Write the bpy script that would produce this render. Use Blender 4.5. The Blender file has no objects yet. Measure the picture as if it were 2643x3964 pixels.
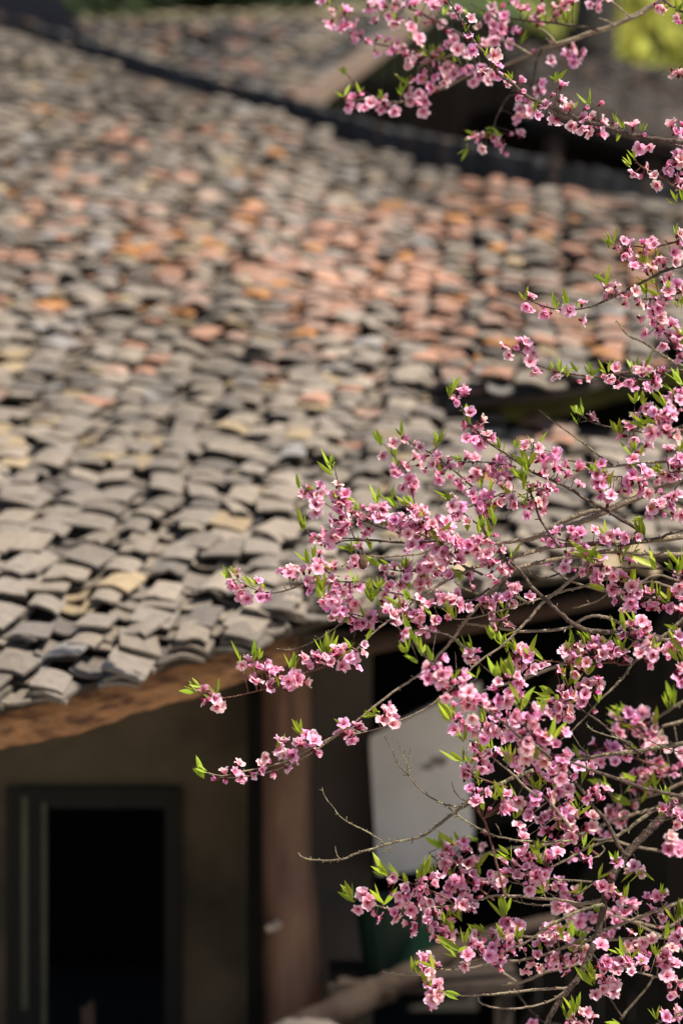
import bpy, math, random
import numpy as np
from mathutils import Vector, Matrix, noise as mnoise

C = bpy.context.scene.collection
FPX = 9360.0          # focal length in photograph pixels (85 mm on a 36 mm tall frame)
CX, CY = 1321.5, 1982.0
EYE = 2.7             # eye height above the courtyard
FOCUS = 6.5

# ---------------------------------------------------------------- camera, sky, sun, exposure
scene = bpy.context.scene
cam = bpy.data.cameras.new("camera")
cam.lens = 85.0
cam.sensor_fit = 'VERTICAL'
cam.sensor_height = 36.0
cam.sensor_width = 24.0
cam.clip_start = 0.1
cam.clip_end = 400.0
cam.dof.use_dof = True
cam.dof.focus_distance = FOCUS
cam.dof.aperture_fstop = 1.4
cam_ob = bpy.data.objects.new("camera", cam)
cam_ob.location = (0, 0, EYE)
cam_ob.rotation_euler = (math.radians(90), 0, 0)
C.objects.link(cam_ob)
scene.camera = cam_ob

SUN_DIR = Vector((0.44, -0.29, 0.85)).normalized()      # towards the sun
elev = math.asin(SUN_DIR.z)
world = bpy.data.worlds.new("World")
scene.world = world
world.use_nodes = True
wn = world.node_tree
sky = wn.nodes.new("ShaderNodeTexSky")
sky.sky_type = 'NISHITA'
sky.sun_disc = False
sky.sun_elevation = elev
sky.sun_rotation = math.atan2(SUN_DIR.x, SUN_DIR.y)
bg = wn.nodes["Background"]
bg.inputs["Strength"].default_value = 0.07
wn.links.new(sky.outputs["Color"], bg.inputs["Color"])
sl = bpy.data.lights.new("sun", 'SUN')
sl.energy = 4.6
sl.angle = math.radians(0.5)
sl.color = (1.0, 0.93, 0.82)
sun = bpy.data.objects.new("sun", sl)
sun.rotation_euler = SUN_DIR.to_track_quat('Z', 'Y').to_euler()
sun.location = (4, -2, 12)
C.objects.link(sun)
vs = scene.view_settings
vs.view_transform = 'Standard'
vs.look = 'None'
vs.exposure = 0.85
vs.gamma = 1.0

# ---------------------------------------------------------------- helpers
rng = random.Random(7)

def P(px, py, d):
    """world point seen at photograph pixel (px, py) at depth d metres"""
    return Vector(((px - CX) / FPX * d, d, EYE + (CY - py) / FPX * d))

def pix(v):
    return (CX + v.x / v.y * FPX, CY - (v.z - EYE) / v.y * FPX)

def lerp(a, b, t): return a + (b - a) * t

def polyy(pts, x):
    if x <= pts[0][0]: return pts[0][1]
    for (x0, y0), (x1, y1) in zip(pts, pts[1:]):
        if x <= x1:
            return y0 + (y1 - y0) * (x - x0) / (x1 - x0)
    return pts[-1][1]

def sstep(a, b, x):
    t = min(1, max(0, (x - a) / (b - a)))
    return t * t * (3 - 2 * t)

class MB:
    """collects verts/faces with one colour per vertex; builds ONE mesh object"""
    def __init__(s): s.v, s.f, s.c = [], [], []
    def add(s, verts, faces, col=(1, 1, 1)):
        n = len(s.v)
        s.v.extend(tuple(q) for q in verts)
        s.f.extend(tuple(i + n for i in f) for f in faces)
        if col and isinstance(col[0], (tuple, list)): s.c.extend(col)
        else: s.c.extend([col] * len(verts))
    def hexa(s, c8, col=(1, 1, 1)):
        # c8: 4 bottom corners (ccw seen from above) then 4 top corners
        s.add(c8, [(3, 2, 1, 0), (4, 5, 6, 7), (0, 1, 5, 4), (1, 2, 6, 5), (2, 3, 7, 6), (3, 0, 4, 7)], col)
    def box(s, x0, x1, y0, y1, z0, z1, col=(1, 1, 1)):
        s.hexa([(x0, y0, z0), (x1, y0, z0), (x1, y1, z0), (x0, y1, z0), (x0, y0, z1), (x1, y0, z1), (x1, y1, z1), (x0, y1, z1)], col)
    def tube(s, pts, rad, seg=8, jit=0.0, col=(1, 1, 1), r=rng):
        pts = [Vector(p) for p in pts]
        n = len(pts)
        up = Vector((0, 0, 1))
        rings = []
        prev = None
        for i, p in enumerate(pts):
            t = (pts[min(i + 1, n - 1)] - pts[max(i - 1, 0)]).normalized()
            if prev is None:
                a = up if abs(t.z) < 0.9 else Vector((1, 0, 0))
                nrm = t.cross(a).normalized()
            else:
                nrm = (prev - t * prev.dot(t))
                nrm = nrm.normalized() if nrm.length > 1e-6 else t.orthogonal().normalized()
            prev = nrm
            b = t.cross(nrm)
            rr = rad[i] if isinstance(rad, (list, tuple)) else rad
            ring = []
            for k in range(seg):
                th = 2 * math.pi * k / seg
                q = rr * (1 + r.uniform(-jit, jit))
                ring.append(p + (nrm * math.cos(th) + b * math.sin(th)) * q)
            rings.append(ring)
        v = [q for ring in rings for q in ring]
        f = []
        for i in range(n - 1):
            for k in range(seg):
                k2 = (k + 1) % seg
                f.append((i * seg + k, i * seg + k2, (i + 1) * seg + k2, (i + 1) * seg + k))
        f.append(tuple(range(seg - 1, -1, -1)))
        f.append(tuple((n - 1) * seg + k for k in range(seg)))
        s.add(v, f, col)
    def build(s, name, mat, parent=None, smooth=False):
        me = bpy.data.meshes.new(name)
        me.from_pydata(s.v, [], s.f)
        ca = me.color_attributes.new("tint", 'FLOAT_COLOR', 'POINT')
        arr = np.ones((len(s.v), 4), dtype=np.float32)
        if s.c: arr[:, :3] = np.array(s.c, dtype=np.float32)
        ca.data.foreach_set("color", arr.ravel())
        if smooth:
            me.polygons.foreach_set("use_smooth", [True] * len(me.polygons))
        me.materials.append(mat)
        me.update()
        o = bpy.data.objects.new(name, me)
        C.objects.link(o)
        if parent is not None: o.parent = parent
        return o

def tag(o, label=None, cat=None, group=None, kind=None):
    if label: o["label"] = label
    if cat: o["category"] = cat
    if group: o["group"] = group
    if kind: o["kind"] = kind
    return o

def empty(name, loc=(0, 0, 0)):
    o = bpy.data.objects.new(name, None)
    o.empty_display_size = 0.2
    C.objects.link(o)
    # children keep world coordinates: geometry is authored in world space, so the empty stays at the base point
    o.location = loc
    return o

def adopt(o, parent):
    """parent o (authored in world space) without moving it"""
    o.parent = parent
    o.matrix_parent_inverse = Matrix.Translation(-Vector(parent.location))
    return o

# ---------------------------------------------------------------- materials
def mat(name, col=(0.5, 0.5, 0.5), rough=0.8, var=0.25, scale=8.0, bump=0.2, bscale=40.0, tint=False,
        col2=None, c2scale=3.0, c2lo=0.45, c2hi=0.65, stretch=None, trans=0.0, spec=0.3):
    m = bpy.data.materials.new(name)
    m.use_nodes = True
    nt = m.node_tree
    N, L = nt.nodes, nt.links
    bsdf = N["Principled BSDF"]
    bsdf.inputs["Roughness"].default_value = rough
    bsdf.inputs["Specular IOR Level"].default_value = spec
    tc = N.new("ShaderNodeTexCoord")
    vec = tc.outputs["Object"]
    if stretch:
        mp = N.new("ShaderNodeMapping")
        mp.inputs["Scale"].default_value = stretch
        L.new(vec, mp.inputs["Vector"])
        vec = mp.outputs["Vector"]
    base = N.new("ShaderNodeRGB")
    base.outputs[0].default_value = (*col, 1)
    out = base.outputs[0]
    if col2:
        n2 = N.new("ShaderNodeTexNoise")
        n2.inputs["Scale"].default_value = c2scale
        n2.inputs["Detail"].default_value = 6
        L.new(vec, n2.inputs["Vector"])
        mr = N.new("ShaderNodeMapRange")
        mr.inputs["From Min"].default_value = c2lo
        mr.inputs["From Max"].default_value = c2hi
        L.new(n2.outputs["Fac"], mr.inputs["Value"])
        mx = N.new("ShaderNodeMixRGB")
        L.new(mr.outputs["Result"], mx.inputs["Fac"])
        L.new(out, mx.inputs["Color1"])
        mx.inputs["Color2"].default_value = (*col2, 1)
        out = mx.outputs["Color"]
    if tint:
        at = N.new("ShaderNodeVertexColor")
        at.layer_name = "tint"
        mu = N.new("ShaderNodeMixRGB")
        mu.blend_type = 'MULTIPLY'
        mu.inputs["Fac"].default_value = 1
        L.new(out, mu.inputs["Color1"])
        L.new(at.outputs["Color"], mu.inputs["Color2"])
        out = mu.outputs["Color"]
    if var:
        nz = N.new("ShaderNodeTexNoise")
        nz.inputs["Scale"].default_value = scale
        nz.inputs["Detail"].default_value = 8
        nz.inputs["Roughness"].default_value = 0.65
        L.new(vec, nz.inputs["Vector"])
        mr2 = N.new("ShaderNodeMapRange")
        mr2.inputs["From Min"].default_value = 0.25
        mr2.inputs["From Max"].default_value = 0.75
        mr2.inputs["To Min"].default_value = 1 - var
        mr2.inputs["To Max"].default_value = 1 + var
        L.new(nz.outputs["Fac"], mr2.inputs["Value"])
        hv = N.new("ShaderNodeHueSaturation")
        L.new(mr2.outputs["Result"], hv.inputs["Value"])
        L.new(out, hv.inputs["Color"])
        out = hv.outputs["Color"]
    L.new(out, bsdf.inputs["Base Color"])
    if bump:
        nb = N.new("ShaderNodeTexNoise")
        nb.inputs["Scale"].default_value = bscale
        nb.inputs["Detail"].default_value = 6
        L.new(vec, nb.inputs["Vector"])
        bp = N.new("ShaderNodeBump")
        bp.inputs["Strength"].default_value = bump
        bp.inputs["Distance"].default_value = 0.02
        L.new(nb.outputs["Fac"], bp.inputs["Height"])
        L.new(bp.outputs["Normal"], bsdf.inputs["Normal"])
    if trans:
        tr = N.new("ShaderNodeBsdfTranslucent")
        L.new(out, tr.inputs["Color"])
        ms = N.new("ShaderNodeMixShader")
        ms.inputs["Fac"].default_value = trans
        L.new(bsdf.outputs[0], ms.inputs[1])
        L.new(tr.outputs[0], ms.inputs[2])
        L.new(ms.outputs[0], N["Material Output"].inputs["Surface"])
    return m

M = {}
M['tile'] = mat('roof_tile_clay', (1, 1, 1), 0.9, 0.28, 26, 0.35, 60, tint=True, spec=0.15)
M['deck'] = mat('old_roof_boards', (0.045, 0.034, 0.026), 0.9, 0.3, 6, 0.3, 30)
M['beam'] = mat('hewn_beam_wood', (0.40, 0.205, 0.095), 0.85, 0.35, 5, 0.5, 18, col2=(0.10, 0.05, 0.03), c2scale=3.0, stretch=(0.9, 4, 9))
M['post'] = mat('post_wood', (0.21, 0.112, 0.068), 0.7, 0.3, 6, 0.4, 20, col2=(0.11, 0.056, 0.036), c2scale=2.5, stretch=(4, 4, 0.6), spec=0.3)
M['mud'] = mat('mud_plaster', (0.098, 0.072, 0.042), 0.95, 0.35, 2.2, 0.3, 25, col2=(0.045, 0.035, 0.022), c2scale=1.6)
M['white'] = mat('white_plaster', (0.72, 0.66, 0.59), 0.95, 0.16, 2.5, 0.2, 25)
M['stain'] = mat('plaster_stain', (0.22, 0.19, 0.16), 0.95, 0.3, 10, 0.1, 30)
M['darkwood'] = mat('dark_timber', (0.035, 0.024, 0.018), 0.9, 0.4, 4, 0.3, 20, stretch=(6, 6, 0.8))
M['soot'] = mat('sooty_timber_and_shade', (0.008, 0.007, 0.006), 0.95, 0.3, 4, 0.2, 20, spec=0.05)
M['frame'] = mat('door_frame_wood', (0.013, 0.0105, 0.0075), 0.85, 0.3, 5, 0.3, 20, stretch=(5, 5, 0.6))
M['moss'] = mat('mossy_log', (0.19, 0.19, 0.045), 0.95, 0.3, 6, 0.5, 30, col2=(0.05, 0.04, 0.02), c2scale=2.0)
M['log'] = mat('weathered_log', (0.040, 0.026, 0.018), 0.9, 0.3, 5, 0.5, 20)
M['ground'] = mat('courtyard_earth', (0.30, 0.26, 0.21), 0.95, 0.2, 1.5, 0.3, 12)
M['slate'] = mat('ridge_tile_dark', (1, 1, 1), 0.9, 0.3, 14, 0.3, 40, tint=True, spec=0.15)
M['foliage'] = mat('far_foliage', (1, 1, 1), 0.7, 0.2, 2, 0, 1, tint=True, trans=0.35)
M['bark_far'] = mat('far_bark', (0.03, 0.026, 0.022), 0.95, 0.3, 5, 0.3, 10)
M['green'] = mat('green_plastic', (0.002, 0.018, 0.009), 0.5, 0.1, 5, 0, 1)
M['stone'] = mat('grey_stone', (0.12, 0.10, 0.085), 0.95, 0.3, 5, 0.5, 12)

# ---------------------------------------------------------------- ground
g = MB()
nx = 24
vv, ff = [], []
for j in range(nx + 1):
    for i in range(nx + 1):
        x = -60 + 120 * i / nx
        y = -20 + 120 * j / nx
        vv.append((x, y, 0.0 if y < 28 else (y - 28) * 0.05))
for j in range(nx):
    for i in range(nx):
        a = j * (nx + 1) + i
        ff.append((a, a + 1, a + nx + 2, a + nx + 1))
g.add(vv, ff)
tag(g.build('ground', M['ground']), kind='structure')

hl_ = MB()
vv, ff = [], []
nx = 160
for j in range(25):
    for i in range(nx + 1):
        x = -60 + 120 * i / nx
        y = 33 + 45 * j / 24
        vv.append((x, y, (y - 33) * 0.85 - .3 + mnoise.noise(Vector((x * .15, y * .15, 0))) * 1.5 * min(1, j / 4)))
for j in range(24):
    for i in range(nx):
        a = j * (nx + 1) + i
        ff.append((a, a + 1, a + nx + 2, a + nx + 1))
hl_.add(vv, ff, [tuple(lerp(a_, b_, sstep(3.5, 4.5, q_[0] + 1.2 * mnoise.noise(Vector((q_[0] * .4, q_[1] * .4, 2))))) for a_, b_ in zip((1, 1, 1), (9.5, 6.6, 4.2))) for q_ in vv])
tag(hl_.build('hillside', mat('hillside_green', (0.022, 0.035, 0.010), 0.95, 0.5, 1.2, 0.6, 4, col2=(0.045, 0.065, 0.017), c2scale=.8, tint=True), smooth=True), kind='structure')

# ---------------------------------------------------------------- the big tiled slope
# plane b'X + c'Y + kZ = 1 in camera axes (right, up, forward); inverse depth is linear in the picture
WA, WB, WC = 0.0452, -3.0e-6, 2.99e-5
def wz(px, py): return 1.0 / (WA + WB * px + WC * py)
def RP(px, py): return P(px, py, wz(px, py))
PN = Vector((WB * FPX, WA + WB * CX + WC * CY, -WC * FPX))       # in world axes x, y(depth), z(up)
NRM = -PN.normalized()                                          # upward normal
if NRM.z < 0: NRM = -NRM
O3 = RP(600, 2300)
E3 = (RP(700, 2309) - O3)
E3 = (E3 - NRM * E3.dot(NRM)).normalized()
D3 = RP(642, 2210) - O3                                         # up the tile columns, away from the viewer
D3 = (D3 - NRM * D3.dot(NRM)).normalized()

EAVE = [(-900, 2930), (0, 2712), (330, 2640), (700, 2552), (1000, 2490), (1300, 2425), (1520, 2410), (1700, 2350), (1900, 2290), (2200, 2220), (2643, 2140), (3600, 1990)]
UEAVE = [(-900, 700), (0, 950), (400, 1060), (750, 1230), (1000, 1420), (1300, 1480), (1500, 1505), (1750, 1545), (2050, 1530), (2350, 1452), (2643, 1400), (3600, 1330)]
LTOP = [(-900, 688), (0, 938), (400, 1048), (750, 1218), (1000, 1408), (1300, 1462), (1500, 1480), (1700, 1530), (2000, 1596), (2400, 1640), (2643, 1660), (3600, 1720)]
RIDGE = [(-900, -90), (0, 100), (200, 155), (330, 200), (420, 228), (700, 315), (1000, 400), (1322, 505), (1700, 610), (2100, 700), (2643, 800), (3600, 960)]

def lift(px):
    return 0.28 * sstep(1450, 2150, px)

def wav(u, v):
    return (mnoise.noise(Vector((u * 0.55, v * 0.45, 3.1))) * 0.075 + mnoise.noise(Vector((u * 1.7, v * 1.3, 9.4))) * 0.028)

def roof_pt(u, v, h=0.0):
    b = O3 + E3 * u + D3 * v
    return b + NRM * (wav(u, v) + h)

def tile_tint(px, py, r):
    """kiln colour of one tile: grey, tan, straw, orange or pink clay"""
    f = math.exp(-(((px - 1650) / 1050) ** 2 + ((py - 1140 - (px - 1650) * 0.10) / 350) ** 2))
    f2 = 0.32 * math.exp(-(((px - 250) / 480) ** 2 + ((py - 1010) / 260) ** 2))
    f3 = 0.20 * math.exp(-(((px - 500) / 350) ** 2 + ((py - 520) / 260) ** 2))
    f4 = 0.5 * math.exp(-(((px - 2250) / 450) ** 2 + ((py - 860) / 170) ** 2))
    blot = 0.62 + 0.8 * mnoise.noise(Vector((px * 0.0045, py * 0.006, 1.7)))
    p = min(0.88, (f * 1.3 + f2 + f3 + f4) * max(0.15, blot))
    q = r.random()
    if q < p:
        k = r.random()
        c = (0.43, 0.25, 0.18) if k < 0.45 else ((0.40, 0.28, 0.225) if k < 0.88 else (0.50, 0.25, 0.11))
        s = r.uniform(0.75, 1.15)
    else:
        k = r.random()
        if k < 0.06: c = (0.38, 0.30, 0.195)
        elif k < 0.10: c = (0.30, 0.285, 0.275)
        elif k < 0.22: c = (0.19, 0.168, 0.15)
        elif k < 0.60: c = (0.30, 0.258, 0.212)
        else: c = (0.26, 0.228, 0.195)
        s = r.uniform(0.84, 1.14)
    # soot and lichen: broad patches, and a grimy band below the ridge
    s *= 0.80 + 0.24 * mnoise.noise(Vector((px * .0021, py * .0031, 5.5))) - 0.22 * (1 - sstep(60, 560, py - polyy(RIDGE, px)))
    return (c[0] * s * .90, c[1] * s * .87, c[2] * s * .84)

def add_tile(mb, o, ex, dy, nz, w, ln, rise, th, col, r, chip=0.0, drop=0.0):
    """arched clay tile: o = centre of its lower edge; ex across, dy up the slope, nz outward"""
    K = 5
    top, bot = [], []
    for j in (0, 1):
        for k in range(K):
            s = (k / (K - 1) - 0.5)
            a = (1 - (2 * s) ** 2) * rise
            jj = r.uniform(-1, 1) * chip if j == 0 else 0
            lw = w * (1.0 if j == 0 else 0.94)
            p = o + ex * (s * lw) + dy * (j * ln + jj) + nz * (a - j * drop)
            top.append(p)
            bot.append(p - nz * th)
    v = top + bot
    n = 2 * K
    f = []
    for k in range(K - 1):
        f.append((k, k + 1, K + k + 1, K + k))
        f.append((n + k, n + K + k, n + K + k + 1, n + k + 1))
        f.append((k, n + k, n + k + 1, k + 1))
        f.append((K + k, K + k + 1, n + K + k + 1, n + K + k))
    f.append((0, K, n + K, n))
    f.append((K - 1, n + K - 1, n + 2 * K - 1, 2 * K - 1))
    mb.add(v, f, col)

def rot_frame(ex, dy, nz, yaw, roll, pitch):
    R = Matrix.Rotation(yaw, 3, nz) @ Matrix.Rotation(roll, 3, dy) @ Matrix.Rotation(pitch, 3, ex)
    return R @ ex, R @ dy, R @ nz

PITCH, EXPO = 0.166, 0.142

def lay_roof(which, seed):
    mb = MB()
    r = random.Random(seed)
    for i in range(-50, 78):
        ph = r.uniform(0, 6.3); cofs = r.gauss(0, .014)
        for kind in (0, 1):                         # 0 trough tiles, 1 cover tiles
            for j in range(-24, 142):
                u = i * PITCH + (PITCH / 2 if kind == 0 else 0) + cofs + 0.030 * math.sin(j * 0.23 + ph) + r.gauss(0, 0.018)
                v = j * EXPO + r.gauss(0, 0.030) + (0.06 if kind else 0)
                b = O3 + E3 * u + D3 * v
                if b.y < 3: continue
                px, py = pix(b)
                if not (-420 < px < 3250 and -200 < py < 3000): continue
                hl = 0.0
                if which == 'upper':
                    hl = lift(px) + 0.02
                    px, py = pix(b + NRM * hl)
                    if py > polyy(UEAVE, px) + r.uniform(-12, 12) or py < polyy(RIDGE, px) + 55: continue
                else:
                    if py > polyy(EAVE, px) + r.uniform(-34, 30): continue
                    if py < polyy(LTOP, px) + 88 * sstep(1600, 1900, px): continue
                if r.random() < 0.022: continue
                pt = roof_pt(u, v, hl)
                col = tile_tint(px, py, r)
                sl_ = 1.0
                if r.random() < 0.04: sl_ = 1.8
                if kind == 0:
                    ex, dy, nz = rot_frame(E3, D3, NRM, r.gauss(0, 0.05) * sl_, r.gauss(0, 0.05), -0.06)
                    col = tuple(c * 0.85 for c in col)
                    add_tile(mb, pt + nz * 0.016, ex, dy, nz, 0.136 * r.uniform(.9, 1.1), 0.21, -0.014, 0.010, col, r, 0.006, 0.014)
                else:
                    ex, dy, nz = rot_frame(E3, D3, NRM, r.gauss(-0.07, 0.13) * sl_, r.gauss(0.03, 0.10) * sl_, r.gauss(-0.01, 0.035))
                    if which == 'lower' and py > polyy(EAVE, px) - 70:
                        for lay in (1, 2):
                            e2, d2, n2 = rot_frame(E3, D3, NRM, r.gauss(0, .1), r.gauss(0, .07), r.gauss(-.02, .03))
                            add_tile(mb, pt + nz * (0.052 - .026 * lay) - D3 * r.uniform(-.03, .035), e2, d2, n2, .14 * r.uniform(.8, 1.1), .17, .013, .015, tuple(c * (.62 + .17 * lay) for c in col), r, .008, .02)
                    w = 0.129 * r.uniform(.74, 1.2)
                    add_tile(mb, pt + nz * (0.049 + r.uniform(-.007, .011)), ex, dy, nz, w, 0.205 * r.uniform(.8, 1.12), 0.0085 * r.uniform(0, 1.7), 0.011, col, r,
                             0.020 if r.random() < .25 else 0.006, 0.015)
    return mb

def deck_sheet(top, bot, x0, x1, step, thick, hfun, off):
    """solid boarding under the tiles between two picture-space outlines"""
    mb = MB()
    xs = list(range(x0, x1 + 1, step))
    NV = 10
    tops, bots = [], []
    for x in xs:
        for j in range(NV + 1):
            y = lerp(polyy(top, x), polyy(bot, x), j / NV)
            p = RP(x, y)
            # solve so the lifted point lands in place
            q = p + NRM * (hfun(x) + off)
            u, v = (p - O3).dot(E3), (p - O3).dot(D3)
            q = q + NRM * wav(u, v)
            tops.append(q); bots.append(q - NRM * thick)
    n = len(tops)
    f = []
    W = NV + 1
    for i in range(len(xs) - 1):
        for j in range(NV):
            a = i * W + j
            f.append((a, a + 1, a + W + 1, a + W))
            f.append((n + a, n + a + W, n + a + W + 1, n + a + 1))
    for i in range(len(xs) - 1):
        for j in (0, NV):
            a = i * W + j
            f.append((a, a + W, n + a + W, n + a))
    for i in (0, len(xs) - 1):
        for j in range(NV):
            a = i * W + j
            f.append((a, n + a, n + a + 1, a + 1))
    mb.add(tops + bots, f)
    return mb

# --- lower house: roof, eave beam, post, walls, door
house = empty('tiled_house', (P(900, 2600, 10).x, 10.0, 0))
tag(house, 'low old house under grey tiled eave with black doorway and round brown post', 'house')
lr = lay_roof('lower', 11).build('roof', M['tile'])
adopt(lr, house)
DT = LTOP
DB = [(x, y - 48) for x, y in EAVE]
adopt(deck_sheet(DT, DB, -400, 3200, 100, 0.03, lambda x: 0.0, -0.032).build('roof_boards', M['deck']), house)

up_house = empty('tiled_house', (P(1900, 1400, 16).x, 16.5, 0))
tag(up_house, 'long upper tiled slope mottled with orange and pink tiles below dark ridge', 'house')
adopt(lay_roof('upper', 23).build('roof', M['tile']), up_house)
UB = [(x, y - 10 + lift(x) * 0) for x, y in UEAVE]
def unlift(pl, k):
    # picture line of the unlifted plane that, once lifted, lands on pl
    out = []
    for x in range(-900, 3601, 100):
        y = polyy(pl, x)
        yy = y
        for _ in range(4):
            q = pix(RP(x, yy) + NRM * lift(x))
            yy += (y - q[1])
        out.append((x, yy))
    return out
adopt(deck_sheet(unlift(RIDGE, 1), unlift([(x, y - 14) for x, y in UEAVE], 1), -400, 3200, 100, 0.03, lambda x: lift(x), -0.03).build('roof_boards', M['deck']), up_house)

# ridge course of dark stacked tiles
rb = MB()
rr = random.Random(5)
RU = unlift(RIDGE, 1)
x = -400.0
prevp = None
while x < 3200:
    p = RP(x, polyy(RU, x)) + NRM * (lift(x) + 0.03)
    q = RP(x + 24, polyy(RU, x + 24)) + NRM * (lift(x + 24) + 0.03)
    t = (q - p).normalized()
    side = t.cross(Vector((0, 0, 1))).normalized()
    upv = Vector((0, 0, 1))
    hgt = lerp(.065, .10, sstep(200, 2600, x)) * rr.uniform(.8, 1.2)
    c = rr.uniform(0.025, 0.06)
    col = (c * 1.02, c, c * 1.02)
    if rr.random() < .08: col = (0.09, .06, .045)
    a = p - side * 0.07; b = p + side * 0.07
    L = (q - p) * 1.04
    off = upv * rr.uniform(-.015, .015)
    dn = upv * -0.10
    c8 = [a + dn, a + dn + L, b + dn + L, b + dn, a + upv * hgt + off, a + L + upv * hgt + off, b + L + upv * hgt + off, b + upv * hgt + off]
    rb.hexa(c8, col)
    x += 25
adopt(rb.build('ridge_course', M['slate']), up_house)

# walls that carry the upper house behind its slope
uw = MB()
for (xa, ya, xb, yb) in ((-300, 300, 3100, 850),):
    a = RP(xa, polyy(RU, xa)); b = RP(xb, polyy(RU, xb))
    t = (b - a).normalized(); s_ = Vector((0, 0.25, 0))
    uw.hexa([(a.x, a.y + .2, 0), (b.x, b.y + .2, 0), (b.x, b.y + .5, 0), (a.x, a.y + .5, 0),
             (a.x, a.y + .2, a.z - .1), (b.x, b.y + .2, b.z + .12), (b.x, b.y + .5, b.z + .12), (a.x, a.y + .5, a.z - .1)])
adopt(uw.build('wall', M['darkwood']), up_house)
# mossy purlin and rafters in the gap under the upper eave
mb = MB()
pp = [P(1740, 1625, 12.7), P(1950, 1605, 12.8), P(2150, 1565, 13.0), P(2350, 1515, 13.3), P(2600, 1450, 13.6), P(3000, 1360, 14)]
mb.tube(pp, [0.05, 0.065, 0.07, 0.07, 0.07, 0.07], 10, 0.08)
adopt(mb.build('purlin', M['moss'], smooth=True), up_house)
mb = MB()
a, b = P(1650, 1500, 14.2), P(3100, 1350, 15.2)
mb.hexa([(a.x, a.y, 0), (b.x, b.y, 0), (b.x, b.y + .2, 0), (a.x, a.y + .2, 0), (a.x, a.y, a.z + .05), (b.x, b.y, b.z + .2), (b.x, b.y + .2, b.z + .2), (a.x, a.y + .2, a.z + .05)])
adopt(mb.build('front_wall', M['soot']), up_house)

# eave beam: hewn timber following the left part of the eave
mb = MB()
top = [(-500, 2830), (0, 2725), (200, 2690), (450, 2640), (700, 2580), (950, 2540), (1150, 2500)]
bot = [(-500, 3010), (0, 2905), (130, 2880), (330, 2832), (500, 2770), (650, 2730), (850, 2668), (1000, 2610), (1150, 2570)]
sec = []
for x in range(-500, 1151, 50):
    d = wz(x, polyy(EAVE, x)) + 0.34
    j = rng.uniform(-6, 6)
    t_ = P(x, polyy(top, x) - 40, d)
    b_ = P(x, polyy(bot, x) + j, d)
    m1 = (t_ * .45 + b_ * .55) + Vector((0, -0.035 + rng.uniform(-.008, .008), 0))
    sec.append([t_, m1, b_ + Vector((0, 0.0, 0)), b_ + Vector((0, .12, .02)), t_ + Vector((0, .12, 0))])
v = [q for s_ in sec for q in s_]
f = []
for i in range(len(sec) - 1):
    for k in range(5):
        k2 = (k + 1) % 5
        f.append((i * 5 + k, (i + 1) * 5 + k, (i + 1) * 5 + k2, i * 5 + k2))
f.append((0, 1, 2, 3, 4)); n_ = (len(sec) - 1) * 5
f.append((n_ + 4, n_ + 3, n_ + 2, n_ + 1, n_))
mb.add(v, f)
adopt(mb.build('eave_beam', M['beam']), house)

# second short beam right of the post under the eave
mb = MB()
pa, pb = P(1235, 2530, 9.6), P(2700, 2240, 10.4)
mb.tube([pa, pa.lerp(pb, .2), pa.lerp(pb, .5), pb], [0.05, .045, .04, .04], 10, 0.06)
adopt(mb.build('eave_purlin', mat('purlin_wood', (.05, .028, .018), .85, .35, 5, .4, 18), smooth=True), house)

# round post
mb = MB()
pts, rad = [], []
for k in range(15):
    y = 2480 + k * 135
    xl = lerp(955, 985, k / 14); xr = lerp(1180, 1262, k / 14)
    pts.append(P((xl + xr) / 2 + rng.uniform(-9, 9), y, 10.3))
    rad.append((xr - xl) / 2 / FPX * 10.3 * rng.uniform(.95, 1.05))
pts[-1].z = 0.0
mb.tube(pts, rad, 18, 0.05)
po = adopt(mb.build('post', M['post'], smooth=True), house)
mb = MB()
pg = P(1072, 3578, 10.17)
mb.tube([pg + Vector((.02, .1, 0)), pg + Vector((0.0, -.0, 0)), pg + Vector((-.03, -.08, -.004))], [.026, .024, .018], 8, 0.08)
pe = mb.build('peg', mat('peg_wood', (.42, .32, .24), .8, .2, 10, .2, 30))
pe.parent = po
pe.matrix_parent_inverse = po.matrix_parent_inverse.copy()
pe.matrix_parent_inverse = Matrix.Translation(-Vector(house.location)) if False else Matrix.Identity(4)

# mud wall with doorway, frame
WD = 10.55
def wx(px, d=WD): return (px - CX) / FPX * d
def wh(py, d=WD): return EYE + (CY - py) / FPX * d
mb = MB()
mb.box(wx(-900), wx(90), WD, WD + .14, 0, wh(2500))
mb.box(wx(90), wx(690), WD, WD + .14, wh(3040), wh(2500))
mb.box(wx(690), wx(960), WD, WD + .14, 0, wh(2500))
adopt(mb.build('wall', M['mud']), house)
mb = MB()
mb.box(wx(30), wx(180), WD - .035, WD + .1, 0, wh(3125))
mb.box(wx(640), wx(705), WD - .035, WD + .1, 0, wh(3125))
mb.box(wx(30), wx(705), WD - .04, WD + .1, wh(3125), wh(3045))
fr = adopt(mb.build('door_frame', M['frame']), house)
mb = MB()
mb.box(wx(168), wx(186), WD - .05, WD - .02, 0, wh(3100))
adopt(mb.build('frame_batten', mat('pale_batten', (0.075, 0.07, 0.045), 0.8, 0.3, 6, .2, 20)), house)
mb = MB()
mb.box(wx(90), wx(115), WD - .05, WD - .036, wh(3900), wh(3080))
adopt(mb.build('frame_batten', bpy.data.materials['pale_batten']), house)
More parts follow.
